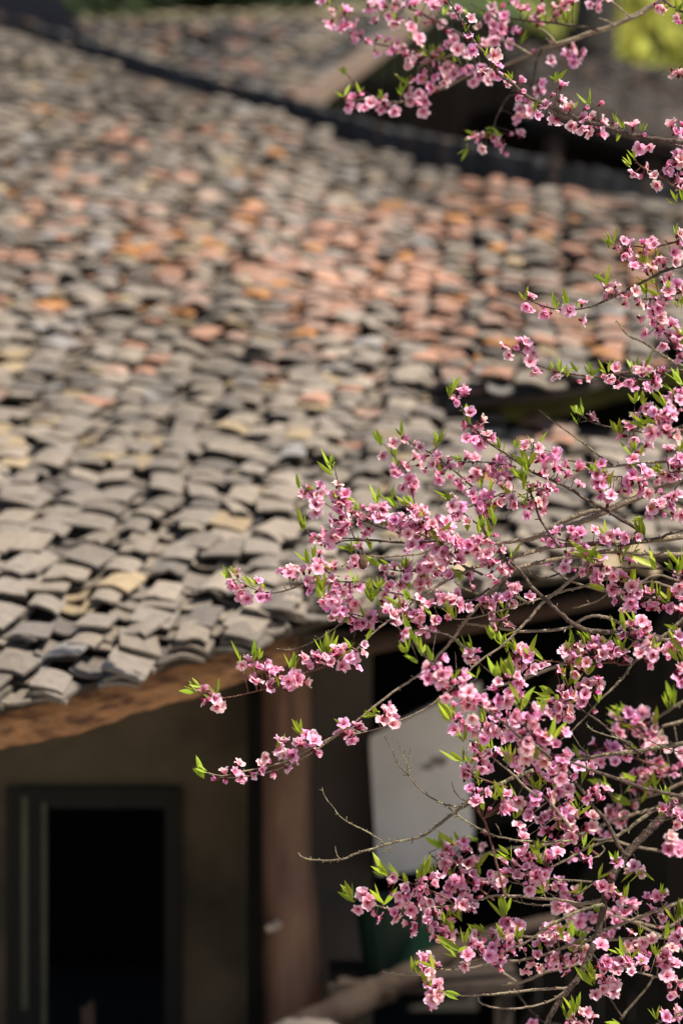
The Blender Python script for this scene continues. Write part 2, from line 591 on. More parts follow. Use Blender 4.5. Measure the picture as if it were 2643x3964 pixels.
# added black strip that paints in the post's shaded left side, then the recessed wall right of the post
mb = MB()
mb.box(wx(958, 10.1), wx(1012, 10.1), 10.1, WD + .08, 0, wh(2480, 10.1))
adopt(mb.build('post_shade_strip', M['soot']), house)
mb = MB()
WD2 = 11.0
mb.box(wx(985, WD2), wx(1440, WD2), WD2, WD2 + .12, 0, wh(2450, WD2))
adopt(mb.build('side_wall', mat('grey_mud_plaster', (0.12, 0.095, 0.072), 0.95, 0.2, 3, .3, 25)), house)

# white plaster panel with sloping head
mb = MB()
WD3 = 10.8
outl = [(1430, 2890), (1432, 2850), (1860, 2640), (1850, 2900), (1815, 3060), (1835, 3230), (1730, 3330), (1600, 3375), (1460, 3390)]
fr_ = [P(x, y, WD3) for x, y in outl]
bk_ = [p + Vector((0, .14, 0)) for p in fr_]
n = len(outl)
mb.add(fr_ + bk_, [tuple(range(n - 1, -1, -1)), tuple(range(n, 2 * n))] + [(i, (i + 1) % n, n + (i + 1) % n, n + i) for i in range(n)])
adopt(mb.build('white_wall', M['white']), house)
mb = MB()
for cx_, cy_, a_, b_ in ((1695, 2945, 34, 22), (1655, 2970, 26, 12)):
    ring = []
    for k in range(16):
        th = 2 * math.pi * k / 16
        q = rng.uniform(.75, 1.2)
        ring.append(P(cx_ + a_ * q * math.cos(th), cy_ + b_ * q * math.sin(th), WD3 - 0.003 - (0.002 if cx_ < 1690 else 0)))
    mb.add(ring, [tuple(range(16))])
adopt(mb.build('stain', M['stain']), house)

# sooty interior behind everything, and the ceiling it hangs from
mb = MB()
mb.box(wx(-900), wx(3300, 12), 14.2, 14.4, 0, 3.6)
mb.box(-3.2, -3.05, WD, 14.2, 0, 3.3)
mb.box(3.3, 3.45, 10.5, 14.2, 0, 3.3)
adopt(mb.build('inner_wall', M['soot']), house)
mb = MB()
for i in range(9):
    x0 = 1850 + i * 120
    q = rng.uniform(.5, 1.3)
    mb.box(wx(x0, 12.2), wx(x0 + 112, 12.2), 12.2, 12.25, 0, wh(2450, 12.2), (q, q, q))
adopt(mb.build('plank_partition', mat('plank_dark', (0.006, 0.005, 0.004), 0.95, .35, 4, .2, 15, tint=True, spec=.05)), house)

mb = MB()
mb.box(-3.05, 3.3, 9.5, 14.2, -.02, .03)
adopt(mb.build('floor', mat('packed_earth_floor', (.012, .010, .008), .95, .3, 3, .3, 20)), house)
def catmull_pts(pts, k=4):
    out = []
    for i in range(len(pts) - 1):
        p0, p1, p2, p3 = pts[max(i - 1, 0)], pts[i], pts[i + 1], pts[min(i + 2, len(pts) - 1)]
        for j in range(k):
            t = j / k
            out.append(0.5 * ((2 * p1) + (p2 - p0) * t + (2 * p0 - 5 * p1 + 4 * p2 - p3) * t * t + (3 * p1 - p0 - 3 * p2 + p3) * t ** 3))
    out.append(pts[-1])
    return out

# weathered log lying by the post
mb = MB()
lp = [P(1050, 4050, 9.95), P(1200, 3975, 9.95), P(1330, 3905, 9.95), P(1450, 3840, 10.0), P(1560, 3790, 10.0), P(1680, 3715, 10.05), P(1860, 3640, 10.1), P(2150, 3560, 10.2)]
mb.tube(catmull_pts(lp), [polyy([(0, .07), (8, .072), (16, .055), (24, .04), (28, .028)], k_) * rng.uniform(.9, 1.12) for k_ in range(29)], 12, 0.10)
tag(mb.build('log_rail', M['log'], smooth=True), 'crooked weathered brown log slanting up right beside the foot of the post', 'log')
mb = MB()
a = P(1230, 3990, 9.45)
for (px, py, rx) in ((1180, 4000, .15),):
    c = P(px, py, 9.8)
    vv = []; nseg = 10; 
    for j in range(6):
        ph = -math.pi / 2 + math.pi * j / 5
        for k in range(nseg):
            th = 2 * math.pi * k / nseg
            q = rng.uniform(.9, 1.1)
            vv.append(c + Vector((math.cos(th) * math.cos(ph) * rx * q, math.sin(th) * math.cos(ph) * rx * .8 * q, math.sin(ph) * rx * .42 * q)))
    ff = [(j * nseg + k, j * nseg + (k + 1) % nseg, (j + 1) * nseg + (k + 1) % nseg, (j + 1) * nseg + k) for j in range(5) for k in range(nseg)]
    o_ = MB(); o_.add(vv, ff)
    # a stone plinth carries the boulder
    o_.box(c.x - rx * .8, c.x + rx * .8, c.y - .1, c.y + .1, 0, c.z - .02)
    tag(o_.build('stone_block', M['stone']), 'rounded grey stone at the bottom edge beside the foot of the post', 'stone', None)

# splintered stake leaning in front of the doorway
mb = MB()
s0, s1 = P(345, 3990, 10.0), P(338, 3885, 10.0)
s0.z = 0
for k, (dx, dz) in enumerate(((0, 0),)):
    w = .03
    top = [P(313, 3905, 10.0), P(340, 3892, 10.0), P(352, 3875, 10.0), P(362, 3880, 10.0)]
    bot_ = [Vector((t_.x + .03, t_.y, 0)) for t_ in top]
    fr_ = bot_ + top[::-1]
    bk_ = [q + Vector((0, .04, 0)) for q in fr_]
    mb.add(fr_ + bk_, [tuple(range(8)), tuple(range(15, 7, -1))] + [(i, i + 8, (i + 1) % 8 + 8, (i + 1) % 8) for i in range(8)])
tag(mb.build('wooden_stake', M['log']), 'splintered wooden stake standing in the black doorway', 'stake')

# green plastic basket in the dark beside the white wall
mb = MB()
b0 = P(1545, 3620, 10.3)
pr = [(0.0, -.16), (.15, -.16), (.19, .13), (.20, .15), (.175, .15), (.135, -.13), (0, -.13)]
vv = []; ns = 20
for rr_, zz in pr:
    for k in range(ns):
        th = 2 * math.pi * k / ns
        vv.append(b0 + Vector((rr_ * math.cos(th), rr_ * math.sin(th), zz)))
ff = [(j * ns + k, j * ns + (k + 1) % ns, (j + 1) * ns + (k + 1) % ns, (j + 1) * ns + k) for j in range(len(pr) - 1) for k in range(ns)]
mb.add(vv, ff)
tag(mb.build('basket', M['green']), 'dark green basket in the shade below the white plaster wall', 'basket')
mb = MB()
mb.box(b0.x - .3, b0.x + .5, b0.y - .25, b0.y + .3, b0.z - .2, b0.z - .161)
tb = mb
for sx in (-.27, .42):
    for sy in (-.2, .22):
        tb.box(b0.x + sx, b0.x + sx + .05, b0.y + sy, b0.y + sy + .05, 0, b0.z - .2)
tag(tb.build('bench', M['darkwood']), 'dark plank bench under the green basket', 'bench')

# ---------------------------------------------------------------- rear house (gable at the right, slope to the left)
rear = empty('timber_house', (P(1700, 400, 24).x, 24, 0))
tag(rear, 'dark timber gable house behind the ridge with weathered grey tiled slope', 'house')
def free_roof(corners, nu, nv, seed, tint, parent, w, ln):
    """tiled slope between four 3-D corners: top-left, top-right, bottom-right, bottom-left"""
    tl, tr, br, bl = corners
    mb = MB(); r = random.Random(seed)
    for i in range(nu):
        for j in range(nv):
            for kind in (0, 1):
                fu = (i + (.5 if kind else 0) + .25 + r.gauss(0, .05)) / nu; fv = (j + r.gauss(0, .12)) / nv
                fv = max(0, min(1, fv))
                pt = bl.lerp(br, fu).lerp(tl.lerp(tr, fu), fv)
                ex = (br - bl).normalized(); dy = (tl.lerp(tr, fu) - bl.lerp(br, fu)).normalized()
                nz = ex.cross(dy).normalized()
                if nz.z < 0: nz = -nz
                dy = nz.cross(ex)
                pt = pt + nz * (mnoise.noise(pt * .8) * .05)
                ex, dy, nz = rot_frame(ex, dy, nz, r.gauss(0, .07), r.gauss(0, .08), r.gauss(-.02, .03))
                c = tint(fu, fv, r)
                add_tile(mb, pt + nz * (.05 if kind else .015), ex, dy, nz, w * (1 if kind else 1.1), ln, .03 if kind else -.03, .016, c, r, .008, .03)
    o = mb.build('roof', M['tile'])
    adopt(o, parent)
    # boards under it
    ex = (br - bl).normalized(); nz = (br - bl).cross(tl - bl).normalized()
    if nz.z < 0: nz = -nz
    d_ = MB(); G = 8; tp = []
    for a in range(G + 1):
        for b in range(G + 1):
            tp.append(bl.lerp(br, a / G).lerp(tl.lerp(tr, a / G), b / G) - nz * .09)
    bt = [q - nz * .05 for q in tp]; n_ = len(tp); ff_ = []
    for a in range(G):
        for b in range(G):
            q = a * (G + 1) + b
            ff_ += [(q, q + G + 1, q + G + 2, q + 1), (n_ + q, n_ + q + 1, n_ + q + G + 2, n_ + q + G + 1)]
    d_.add(tp + bt, ff_)
    adopt(d_.build('roof_boards', M['deck']), parent)

def rear_tint(fu, fv, r):
    k = r.random(); s = r.uniform(.7, 1.2)
    c = (.30, .175, .13) if k < .12 else ((.27, .22, .165) if k < .45 else ((.20, .18, .16) if k < .8 else (.09, .082, .078)))
    if fv > .85: c = (.33, .275, .17)
    return tuple(x * s * .55 for x in c)
tl, tr, br, bl = P(240, 70, 28), P(1700, -30, 24.5), P(1130, 420, 21.0), P(150, 130, 22.5)
tl, tr, br, bl = P(200, 95, 25.5), P(1640, 20, 24.0), P(1085, 425, 20.6), P(-250, 180, 22.0)
free_roof((tl, tr, br, bl), 19, 15, 31, rear_tint, rear, .225, .34)
# rake board and gable
mb = MB()
t_ = (tr - br).normalized()
q0, q1 = br - t_ * .1, tr + t_ * .05
off = Vector((.10, -.06, 0)); dz = Vector((0, 0, -.16))
mb.hexa([q0 + dz, q0 + dz + off, q1 + dz + off, q1 + dz, q0 + Vector((0, 0, .03)), q0 + off + Vector((0, 0, .03)), q1 + off + Vector((0, 0, .03)), q1 + Vector((0, 0, .03))])
adopt(mb.build('rake_board', mat('rake_wood', (.17, .12, .09), .9, .3, 6, .2, 20)), rear)
# two planks of gable wall: left triangle under the rake and the long wall to the right
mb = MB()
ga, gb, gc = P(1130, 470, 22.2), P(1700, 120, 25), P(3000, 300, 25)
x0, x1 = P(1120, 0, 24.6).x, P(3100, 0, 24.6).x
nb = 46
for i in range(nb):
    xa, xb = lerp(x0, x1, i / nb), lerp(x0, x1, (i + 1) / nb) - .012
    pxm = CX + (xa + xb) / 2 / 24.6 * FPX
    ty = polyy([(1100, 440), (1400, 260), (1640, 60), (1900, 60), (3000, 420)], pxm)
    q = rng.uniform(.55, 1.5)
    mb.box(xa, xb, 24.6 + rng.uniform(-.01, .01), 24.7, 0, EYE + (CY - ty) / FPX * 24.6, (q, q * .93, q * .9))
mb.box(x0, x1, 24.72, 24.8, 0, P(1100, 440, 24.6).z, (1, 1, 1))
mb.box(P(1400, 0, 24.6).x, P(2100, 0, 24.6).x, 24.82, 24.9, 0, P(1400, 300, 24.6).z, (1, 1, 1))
adopt(mb.build('plank_wall', mat('plank_shade_brown', (.005, .0036, .003), .9, .3, 4, .2, 15, tint=True, spec=.1)), rear)  # shade under the roof overhang is put into this near-black plank colour

# lean-to roof on the right, in front of the plank wall
lean = empty('lean_to', (P(2500, 500, 22.5).x, 23, 0))
tag(lean, 'grey brown tiled lean-to roof at the right in front of the timber wall', 'house')
def lean_tint(fu, fv, r):
    k = r.random(); s = r.uniform(.65, 1.2)
    c = (.135, .092, .070) if k < .25 else (.10, .086, .076)
    return tuple(x * s for x in c)
free_roof((P(1980, 165, 24.3), P(3200, 420, 24.3), P(3200, 735, 21.6), P(2060, 450, 21.6)), 24, 24, 37, lean_tint, lean, .17, .22)
mb = MB()
for px in (2140, 2520, 2960):
    q = P(px, lerp(480, 700, (px - 1960) / 940) - 10, 21.75)
    mb = MB()
    mb.tube([(q.x, q.y, 0), (q.x, q.y, q.z)], .08, 8, .04)
    adopt(mb.build('post', M['darkwood']), lean)

# dark gable at top left
barn = empty('barn', (P(0, 60, 21).x, 21.5, 0))
tag(barn, 'bluish black barn gable at the top left corner behind the ridge', 'barn')
mb = MB()
gx = [(-700, -500), (150, -200), (235, 0), (320, 120), (365, 190)]
fr_ = [P(x, y, 21.2) for x, y in gx]
fr_ = [Vector((fr_[0].x, 21.2, 0))] + fr_ + [Vector((fr_[-1].x, 21.2, 0))]
bk_ = [q + Vector((0, .3, 0)) for q in fr_]
n = len(fr_)
mb.add(fr_ + bk_, [tuple(range(n)), tuple(range(2 * n - 1, n - 1, -1))] + [(i, n + i, n + (i + 1) % n, (i + 1) % n) for i in range(n)])
adopt(mb.build('gable_wall', mat('blue_black_boards', (.012, .013, .019), .9, .3, 4, .2, 15, spec=.1)), barn)

# ---------------------------------------------------------------- trees beyond the roofs
def far_tree(name, label, base, height, rad, cols, seed, n=3800, leaf=.2, clumps=40):
    r = random.Random(seed)
    t = empty(name, base)
    tag(t, label, 'tree', 'trees beyond the roofs')
    mb = MB()
    b = Vector(base)
    mb.tube([b, b + Vector((.1, 0, height * .35)), b + Vector((-.05, .1, height * .75))], [.28, .2, .07], 9, .06)
    for k in range(7):
        a = r.uniform(0, 6.28); h0 = height * r.uniform(.3, .6)
        p0 = b + Vector((0.05, 0, h0))
        mb.tube([p0, p0 + Vector((math.cos(a) * rad * .4, math.sin(a) * rad * .4, height * .12)), p0 + Vector((math.cos(a) * rad * .75, math.sin(a) * rad * .75, height * .22))], [.1, .06, .02], 6, .05)
    adopt(mb.build('trunk', M['bark_far']), t)
    mb = MB()
    cl = []
    for k in range(clumps):
        a = r.uniform(0, 6.28); z = r.uniform(.0, 1); rr_ = rad * math.sqrt(r.random()) * (1 - .35 * abs(z - .4))
        cl.append((b + Vector((math.cos(a) * rr_, math.sin(a) * rr_, height * lerp(.35, .95, z))), rad * r.uniform(.22, .42), r.random()))
    for k in range(n):
        c, cr, q = r.choice(cl)
        d = Vector((r.gauss(0, 1), r.gauss(0, 1), r.gauss(0, 1))).normalized() * cr * r.random() ** .4
        p = c + d
        e = Vector((r.gauss(0, 1), r.gauss(0, 1), r.gauss(0, 1))).normalized()
        f_ = e.orthogonal().normalized(); s = leaf * r.uniform(.5, 1.2)
        base_c = cols[0] if q < .5 else cols[1]
        m_ = r.uniform(.7, 1.3)
        mb.add([p - e * s, p - f_ * s * .5, p + e * s, p + f_ * s * .5], [(0, 1, 2, 3)], tuple(x * m_ for x in base_c))
    adopt(mb.build('crown', M['foliage']), t)
def gz(y): return 0 if y < 33 else (y - 33) * .85 - .3
for k, (nm, lab, px, d, h, rad, cols) in enumerate((
    ('broadleaf_tree', 'yellow green leafy tree at the top right beyond the lean-to', 2720, 33.5, 13.4, 2.3, ((.60, .55, .10), (.42, .42, .08))),
    ('broadleaf_tree', 'dark green tree at the top edge beside the black barn gable', 420, 36, 11.6, 2.6, ((.012, .02, .006), (.03, .045, .012))),
    ('broadleaf_tree', 'brighter green tree peeping over the middle of the weathered rear roof', 900, 37, 12.2, 2.4, ((.05, .085, .015), (.02, .035, .008))),
)):
    x_ = (px - CX) / FPX * d
    far_tree(nm, lab, (x_, d, gz(d)), h - gz(d), rad, cols, 50 + k)
mb = MB()
q = P(2275, 300, 31)
t = empty('tree_trunk', (q.x, 31, gz(31)))
tag(t, 'bare dark tree trunk rising behind the lean-to roof', 'tree')
mb.tube([(q.x, 31, gz(31)), (q.x - .02, 31, 5), (q.x + .03, 31, 8.2), (q.x + .15, 31, 10), (q.x + .1, 31, 13)], [.5, .42, .34, .27, .2], 12, .06)
adopt(mb.build('trunk', M['bark_far'], smooth=True), t)
mb = MB()
mb.tube([(q.x, 31, 8.2), (q.x - .6, 31.1, 9.6), (q.x - 1.3, 31.2, 10.6)], [.07, .045, .02], 7, .06)
mb.tube([(q.x + .1, 31, 9.5), (q.x + .7, 31.1, 10.6), (q.x + 1.1, 31.2, 11.8)], [.06, .04, .02], 7, .06)
adopt(mb.build('limb', M['bark_far'], smooth=True), t)

# ---------------------------------------------------------------- the flowering peach tree
rt = random.Random(2024)
def bark(name, a, b, c):
    return mat(name, a, 0.9, 0.35, 90, 0.6, 160, col2=b, c2scale=45, c2lo=0.5, c2hi=0.68, spec=0.2)
M['tan'] = bark('peach_bark_tan', (0.25, 0.19, 0.135), (0.30, 0.26, 0.17), 0)
M['dark'] = bark('peach_bark_dark', (0.085, 0.058, 0.045), (0.15, 0.12, 0.085), 0)
M['red'] = bark('young_twig_red_brown', (0.15, 0.07, 0.05), (0.19, 0.10, 0.07), 0)
M['lichen'] = bark('lichened_bark', (0.16, 0.125, 0.085), (0.32, 0.31, 0.16), 0)
M['petal'] = mat('peach_petal', (1, 1, 1), 0.55, 0.06, 60, 0, 1, tint=True, trans=0.5, spec=0.25)
M['leaf'] = mat('young_peach_leaf', (1, 1, 1), 0.45, 0.12, 40, 0, 1, tint=True, trans=0.45, spec=0.4)

REG = {'A': (1322, 0, 1.187), 'B': (1322, 1000, 1.187), 'C': (1322, 2000, 1.187), 'D': (1322, 2964, 1.187),
       'E': (0, 2000, 1.186), 'G': (900, 1300, 1.4255), 'H': (0, 2964, 1.186), 'N': (0, 0, 1.0)}
def full(reg, x, y):
    X, Y, s = REG[reg]
    return X + x / s, Y + y / s

def petal_grid(L, W, open_a, cup, az, tw, shade):
    rows = (0.0, 0.30, 0.62, 0.88, 1.0)
    wid = (0.22, 0.72, 1.0, 0.78, 0.30)
    cols = (-1, 0, 1)
    v, c = [], []
    for t, w in zip(rows, wid):
        for s in cols:
            # local: r outward, z along the flower axis
            a = open_a - cup * (1 - t) * 0.9 + cup * 0.25 * (t - .6)
            rr = L * t * math.sin(a) + 0.0018
            zz = L * t * math.cos(a) + abs(s) * W * w * 0.16 * (1 - .3 * t)
            if t == 1.0 and s == 0: rr *= .95
            yy = s * W * w * 0.5
            zz += tw * s * t * L * .25
            v.append((rr * math.cos(az) - yy * math.sin(az), rr * math.sin(az) + yy * math.cos(az), zz))
            deep = (0.60, 0.055, 0.16); mid = (0.96, 0.44, 0.62); pale = (0.975, 0.71, 0.82)
            k = min(1, max(0, (t - .02) / .36))
            col = tuple(lerp(d_, m_, k) for d_, m_ in zip(deep, mid)) if t < .5 else tuple(lerp(m_, p_, (t - .5) / .5) for m_, p_ in zip(mid, pale))
            c.append(tuple(min(1, q * shade) for q in col))
    f = []
    for i in range(4):
        for j in range(2):
            a = i * 3 + j
            f.append((a, a + 1, a + 4, a + 3))
    return v, f, c

def make_flower_proto(r, opening):
    mb = MB()
    L = 0.0195 * r.uniform(.92, 1.08)
    ph = r.uniform(0, 6.28)
    for k in range(5):
        oa = opening * r.uniform(.85, 1.12)
        v, f, c = petal_grid(L * r.uniform(.9, 1.08), 0.0180 * r.uniform(.88, 1.1), oa, 0.55, ph + k * 2 * math.pi / 5 + r.uniform(-.12, .12), r.uniform(-1, 1), r.uniform(.9, 1.08))
        mb.add(v, f, c)
    # calyx cup
    n = 6; v = []
    for z, q in ((-.009, .0012), (-.006, .0035), (0.0, .0042), (.0025, .0025)):
        for k in range(n):
            th = 2 * math.pi * k / n
            v.append((q * math.cos(th), q * math.sin(th), z))
    f = [(j * n + k, j * n + (k + 1) % n, (j + 1) * n + (k + 1) % n, (j + 1) * n + k) for j in range(3) for k in range(n)]
    mb.add(v, f, (0.20, 0.022, 0.035))
    if opening > .5:
        for k in range(13):
            th = r.uniform(0, 6.28); sp = r.uniform(.1, .62)
            d = Vector((math.sin(sp) * math.cos(th), math.sin(sp) * math.sin(th), math.cos(sp)))
            e = d.orthogonal().normalized() * 0.00045
            l = r.uniform(.010, .0145)
            b = d * .002; t = d * l
            mb.add([b - e, b + e, t + e * .7, t - e * .7], [(0, 1, 2, 3)], (.72, .16, .27))
            u = e * 2.3; w = d.cross(e).normalized() * .0011; q = d * .0012
            mb.add([t - u - w, t + u - w, t + w + q, t - q], [(0, 1, 2), (0, 2, 3), (1, 2, 3), (0, 1, 3)], r.choice(((.42, .07, .06), (.6, .33, .08), (.34, .04, .06))))
    return (np.array([tuple(q) for q in mb.v]), mb.f, np.array(mb.c))

FLW = [make_flower_proto(rt, o) for o in (1.25, 1.1, .98, .85, 1.3, .75, .65, .55, 1.05)]
BUD = [make_flower_proto(rt, o) for o in (.22, .30, .4)]

class Big:
    def __init__(s): s.v, s.c, s.f, s.n = [], [], [], 0
    def put(s, proto, R, o, sc, shade):
        V, F, Cc = proto
        W = V @ np.array(R).T * sc + np.array(o)
        s.v.append(W); s.c.append(np.clip(Cc * np.array(shade), 0, 1))
        s.f.extend(tuple(i + s.n for i in f) for f in F)
        s.n += len(V)
    def build(s, name, mat_, parent):
        me = bpy.data.meshes.new(name)
        V = np.concatenate(s.v); Cc = np.concatenate(s.c)
        me.from_pydata(V.tolist(), [], s.f)
        ca = me.color_attributes.new("tint", 'FLOAT_COLOR', 'POINT')
        arr = np.ones((len(V), 4), dtype=np.float32); arr[:, :3] = Cc
        ca.data.foreach_set("color", arr.ravel())
        me.polygons.foreach_set("use_smooth", [True] * len(me.polygons))
        me.materials.append(mat_)
        o = bpy.data.objects.new(name, me)
        C.objects.link(o)
        o.parent = parent
        return o

def frame_to(d, spin):
    z = Vector(d).normalized(); x = z.orthogonal().normalized(); y = z.cross(x)
    x2 = x * math.cos(spin) + y * math.sin(spin); y2 = z.cross(x2)
    return [[x2[i], y2[i], z[i]] for i in range(3)]

def make_leaf_proto(r):
    v, c = [], []
    rows = (0, .15, .4, .7, 1.0); wid = (.06, .55, 1, .7, .02)
    bend = r.uniform(-.1, .45); fold = r.uniform(.15, .55)
    for t, w in zip(rows, wid):
        for s in (-1, 0, 1):
            v.append((s * w * .125, -abs(s) * w * .0 + bend * t * t * .5 + abs(s) * w * .125 * fold, t))
            g_ = r.uniform(.92, 1.08)
            c.append((.29 * g_ * (1.2 if s == 0 else 1), .43 * g_, .03))
    f = []
    for i in range(4):
        for j in range(2):
            a = i * 3 + j
            f.append((a, a + 1, a + 4, a + 3))
    return (np.array(v), f, np.array(c))
LEAF = [make_leaf_proto(rt) for _ in range(8)]

tree = empty('peach_tree', (2.0, 6.7, 0))
tag(tree, 'pink blossoming peach tree reaching in from the right with young green leaves', 'tree')

def catmull(pts, k=4):
    out = []
    n = len(pts)
    for i in range(n - 1):
        p0, p1, p2, p3 = pts[max(i - 1, 0)], pts[i], pts[i + 1], pts[min(i + 2, n - 1)]
        for j in range(k):
            t = j / k
            out.append(0.5 * ((2 * p1) + (p2 - p0) * t + (2 * p0 - 5 * p1 + 4 * p2 - p3) * t * t + (3 * p1 - p0 - 3 * p2 + p3) * t ** 3))
    out.append(pts[-1])
    return out

def nums(s):
    return [tuple(float(q) for q in w.split(',')) for w in s.split()]

trunk_axis = [Vector((2.05, 6.7, -0.05)), Vector((1.95, 6.68, 0.7)), Vector((1.75, 6.62, 1.4)), Vector((1.62, 6.6, 2.2)), Vector((1.52, 6.62, 3.0)), Vector((1.45, 6.7, 3.8)), Vector((1.38, 6.8, 4.5))]
trunk_rad = [.105, .085, .075, .06, .048, .034, .02]
mbt = MB()
mbt.tube(catmull(trunk_axis, 5), [polyy([(i * 5, r_) for i, r_ in enumerate(trunk_rad)], k) for k in range(31)], 14, .05)
adopt(mbt.build('trunk', M['dark'], smooth=True), tree)

def trunk_at(z):
    for a, b in zip(trunk_axis, trunk_axis[1:]):
        if z <= b.z:
            t = max(0, (z - a.z) / (b.z - a.z))
            return a.lerp(b, t)
    return trunk_axis[-1]

stats = [0, 0, 0]
def BR(reg, path, r0, r1, d0, d1, F="", L="", bk='tan', spur=1.0, name='branch', fs=1.0):
    """one branch: path from the thick end to the tip in photograph pixels, radii in millimetres, d = metres behind the focal plane"""
    pl = [full(reg, *q) for q in nums(path)]
    n = len(pl)
    r0 *= 1.2; r1 *= 1.2
    raw = []
    for i, (x, y) in enumerate(pl):
        raw.append(P(x, y, FOCUS + .85 * lerp(d0, d1, i / max(1, n - 1))))
    leave = pl[0][0] > 2590
    if leave:      # carry it on, out of the picture, down to its limb
        q = raw[0]
        dirv = (raw[0] - raw[min(2, n - 1)]).normalized()
        tz = min(4.4, max(.8, q.z - .25 - .25 * abs(dirv.z)))
        tgt = trunk_at(tz)
        mid = q + dirv * (tgt - q).length * .45
        raw = [tgt, tgt.lerp(mid, .55) + Vector((0, 0, -.02)), mid] + raw
    sm = catmull(raw, 5)
    m = len(sm)
    rad = []
    ext = 15 if leave else 0
    for i in range(m):
        if i < ext:
            t = i / ext
            rad.append(lerp(max(r0 * 1.9, 8), r0, t) / 1000)
        else:
            t = (i - ext) / max(1, m - 1 - ext)
            rad.append(lerp(r0, r1, t ** .8) / 1000)
    sm = [p + Vector((rt.uniform(-1, 1), rt.uniform(-1, 1), rt.uniform(-1, 1))) * min(.0016, rad[i] * .35) if 0 < i < m - 1 else p for i, p in enumerate(sm)]
    mb = MB()
    seg = 9 if r0 > 3.5 else 7
    mb.tube(sm, [q * rt.uniform(.93, 1.1) for q in rad], seg, .07, r=rt)
    # spurs and bud knobs
    vis = sm[ext:]
    vr = rad[ext:]
    acc = 0
    for i in range(1, len(vis) - 1):
        acc += (vis[i] - vis[i - 1]).length
        if acc > .021 / max(.05, spur) and spur > 0:
            acc = rt.uniform(-.012, .008)
            t = (vis[i + 1] - vis[i - 1]).normalized()
            e = (t.orthogonal().normalized() * math.cos(a_ := rt.uniform(0, 6.28)) + t.cross(t.orthogonal()).normalized() * math.sin(a_))
            e = (e + t * .5).normalized()
            ll = rt.choice((.004, .005, .006, .007, .012)) + vr[i]
            rr_ = min(.0014, vr[i] * .6)
            mb.tube([vis[i], vis[i] + e * ll * .75, vis[i] + e * ll], [rr_, rr_ * 1.15, rr_ * .55], 5, .1, r=rt)
    fl = nums(F)
    lf = nums(L)
    def nearest(p2):
        best = None
        for i, q in enumerate(vis):
            x, y = pix(q)
            dd = (x - p2[0]) ** 2 + (y - p2[1]) ** 2
            if best is None or dd < best[0]: best = (dd, i)
        return vis[best[1]], vis[min(best[1] + 1, len(vis) - 1)] - vis[max(best[1] - 1, 0)], math.sqrt(best[0]), best[1]
    groups = []
    fl2 = []
    for e_ in fl:
        x, y = full(reg, e_[0], e_[1])
        q, t, dpx, ix = nearest((x, y))
        fl2.append((ix, x, y, e_[2] if len(e_) > 2 else 3, q, t, dpx))
    fl2.sort(key=lambda q: q[0])
    clumps = []
    for e_ in fl2:          # clumps that touch make one cluster
        near = [c_ for c_ in clumps if len(c_) < 14 and any((e_[1] - o_[1]) ** 2 + (e_[2] - o_[2]) ** 2 < 46 ** 2 for o_ in c_)]
        if near:
            near[0].append(e_)
        else: clumps.append([e_])
    for clump in clumps:
        big = Big()
        for ix, x, y, num, q, t, dpx in clump:
            base = P(x, y, q.y + rt.uniform(-.012, .012))
            if dpx > 22:
                k_ = base.lerp(q, .5) + Vector((0, 0, rt.uniform(-.006, .006)))
                qq = q - t.normalized() * min(.03, (base - q).length * .4) * (-1 if leave or True else 1) * 0
                mb.tube([q, k_, base], [.0013, .0012, .0009], 5, .1, r=rt)
            cnt = 1 if num <= 2 else ((1 if rt.random() < .5 else 2) if num <= 4 else (1 if rt.random() < .12 else 2))
            if num == 1: cnt = 1
            for k in range(cnt):
                jit = .011 if cnt > 1 else .003
                pos = base + Vector((rt.gauss(0, jit), rt.gauss(0, jit * 1.1), rt.gauss(0, jit)))
                out = (pos - q); out = out.normalized() if out.length > 1e-4 else Vector((0, 0, 1))
                d = Vector((rt.gauss(0, .55), rt.gauss(0, .45), rt.gauss(0, .5))) + out * .55 + Vector((.32, -.42, .30))
                bud = rt.random() < (.5 if num == 1 else .17)
                sc = 1.07 * fs * (rt.uniform(.78, 1.1) if not bud else rt.uniform(.5, .75))
                h = rt.uniform(.88, 1.08)
                sh = (h * rt.uniform(.97, 1.03), h * rt.uniform(.80, 1.22), h * rt.uniform(.90, 1.12))
                if bud: sh = (sh[0] * .9, sh[1] * .7, sh[2] * .8)
                big.put(rt.choice(BUD if bud else FLW), frame_to(d, rt.uniform(0, 6.28)), pos, sc, sh)
                stats[0] += 1
        groups.append(big)
    lb = Big()
    for e_ in lf:
        x, y = full(reg, e_[0], e_[1])
        s = e_[2] if len(e_) > 2 else 1.0
        q, t, dpx, ix = nearest((x, y))
        y += 12 * s
        base = P(x, y, q.y + rt.uniform(-.01, .0))
        if dpx > 26: mb.tube([q, base.lerp(q, .4), base], [.0012, .0011, .0008], 5, .1, r=rt)
        tip = ix > len(vis) - 8
        gd = Vector((rt.uniform(-.35, .25), -.1, 1.0))
        if tip: gd = gd * .6 + (t.normalized() * .8 if t.length > 1e-6 else Vector())
        for k in range(rt.choice((3, 3, 4, 5))):
            d = gd + Vector((rt.gauss(0, .42), rt.gauss(0, .42), rt.gauss(0, .25)))
            c = rt.uniform(.72, 1.25)
            sh = (c * rt.uniform(.9, 1.15), c, c)
            lb.put(rt.choice(LEAF), frame_to(d, rt.uniform(0, 6.28)), base + Vector((rt.gauss(0, .002), rt.gauss(0, .002), rt.gauss(0, .003))), .039 * s * rt.uniform(.45, 1.12), sh)
            stats[1] += 1
    o = mb.build(name, M[bk], smooth=True)
    adopt(o, tree)
    for big in groups:
        big.build('blossom_cluster', M['petal'], o)
        stats[2] += 1
    if lb.n: lb.build('young_leaves', M['leaf'], o)
    return o
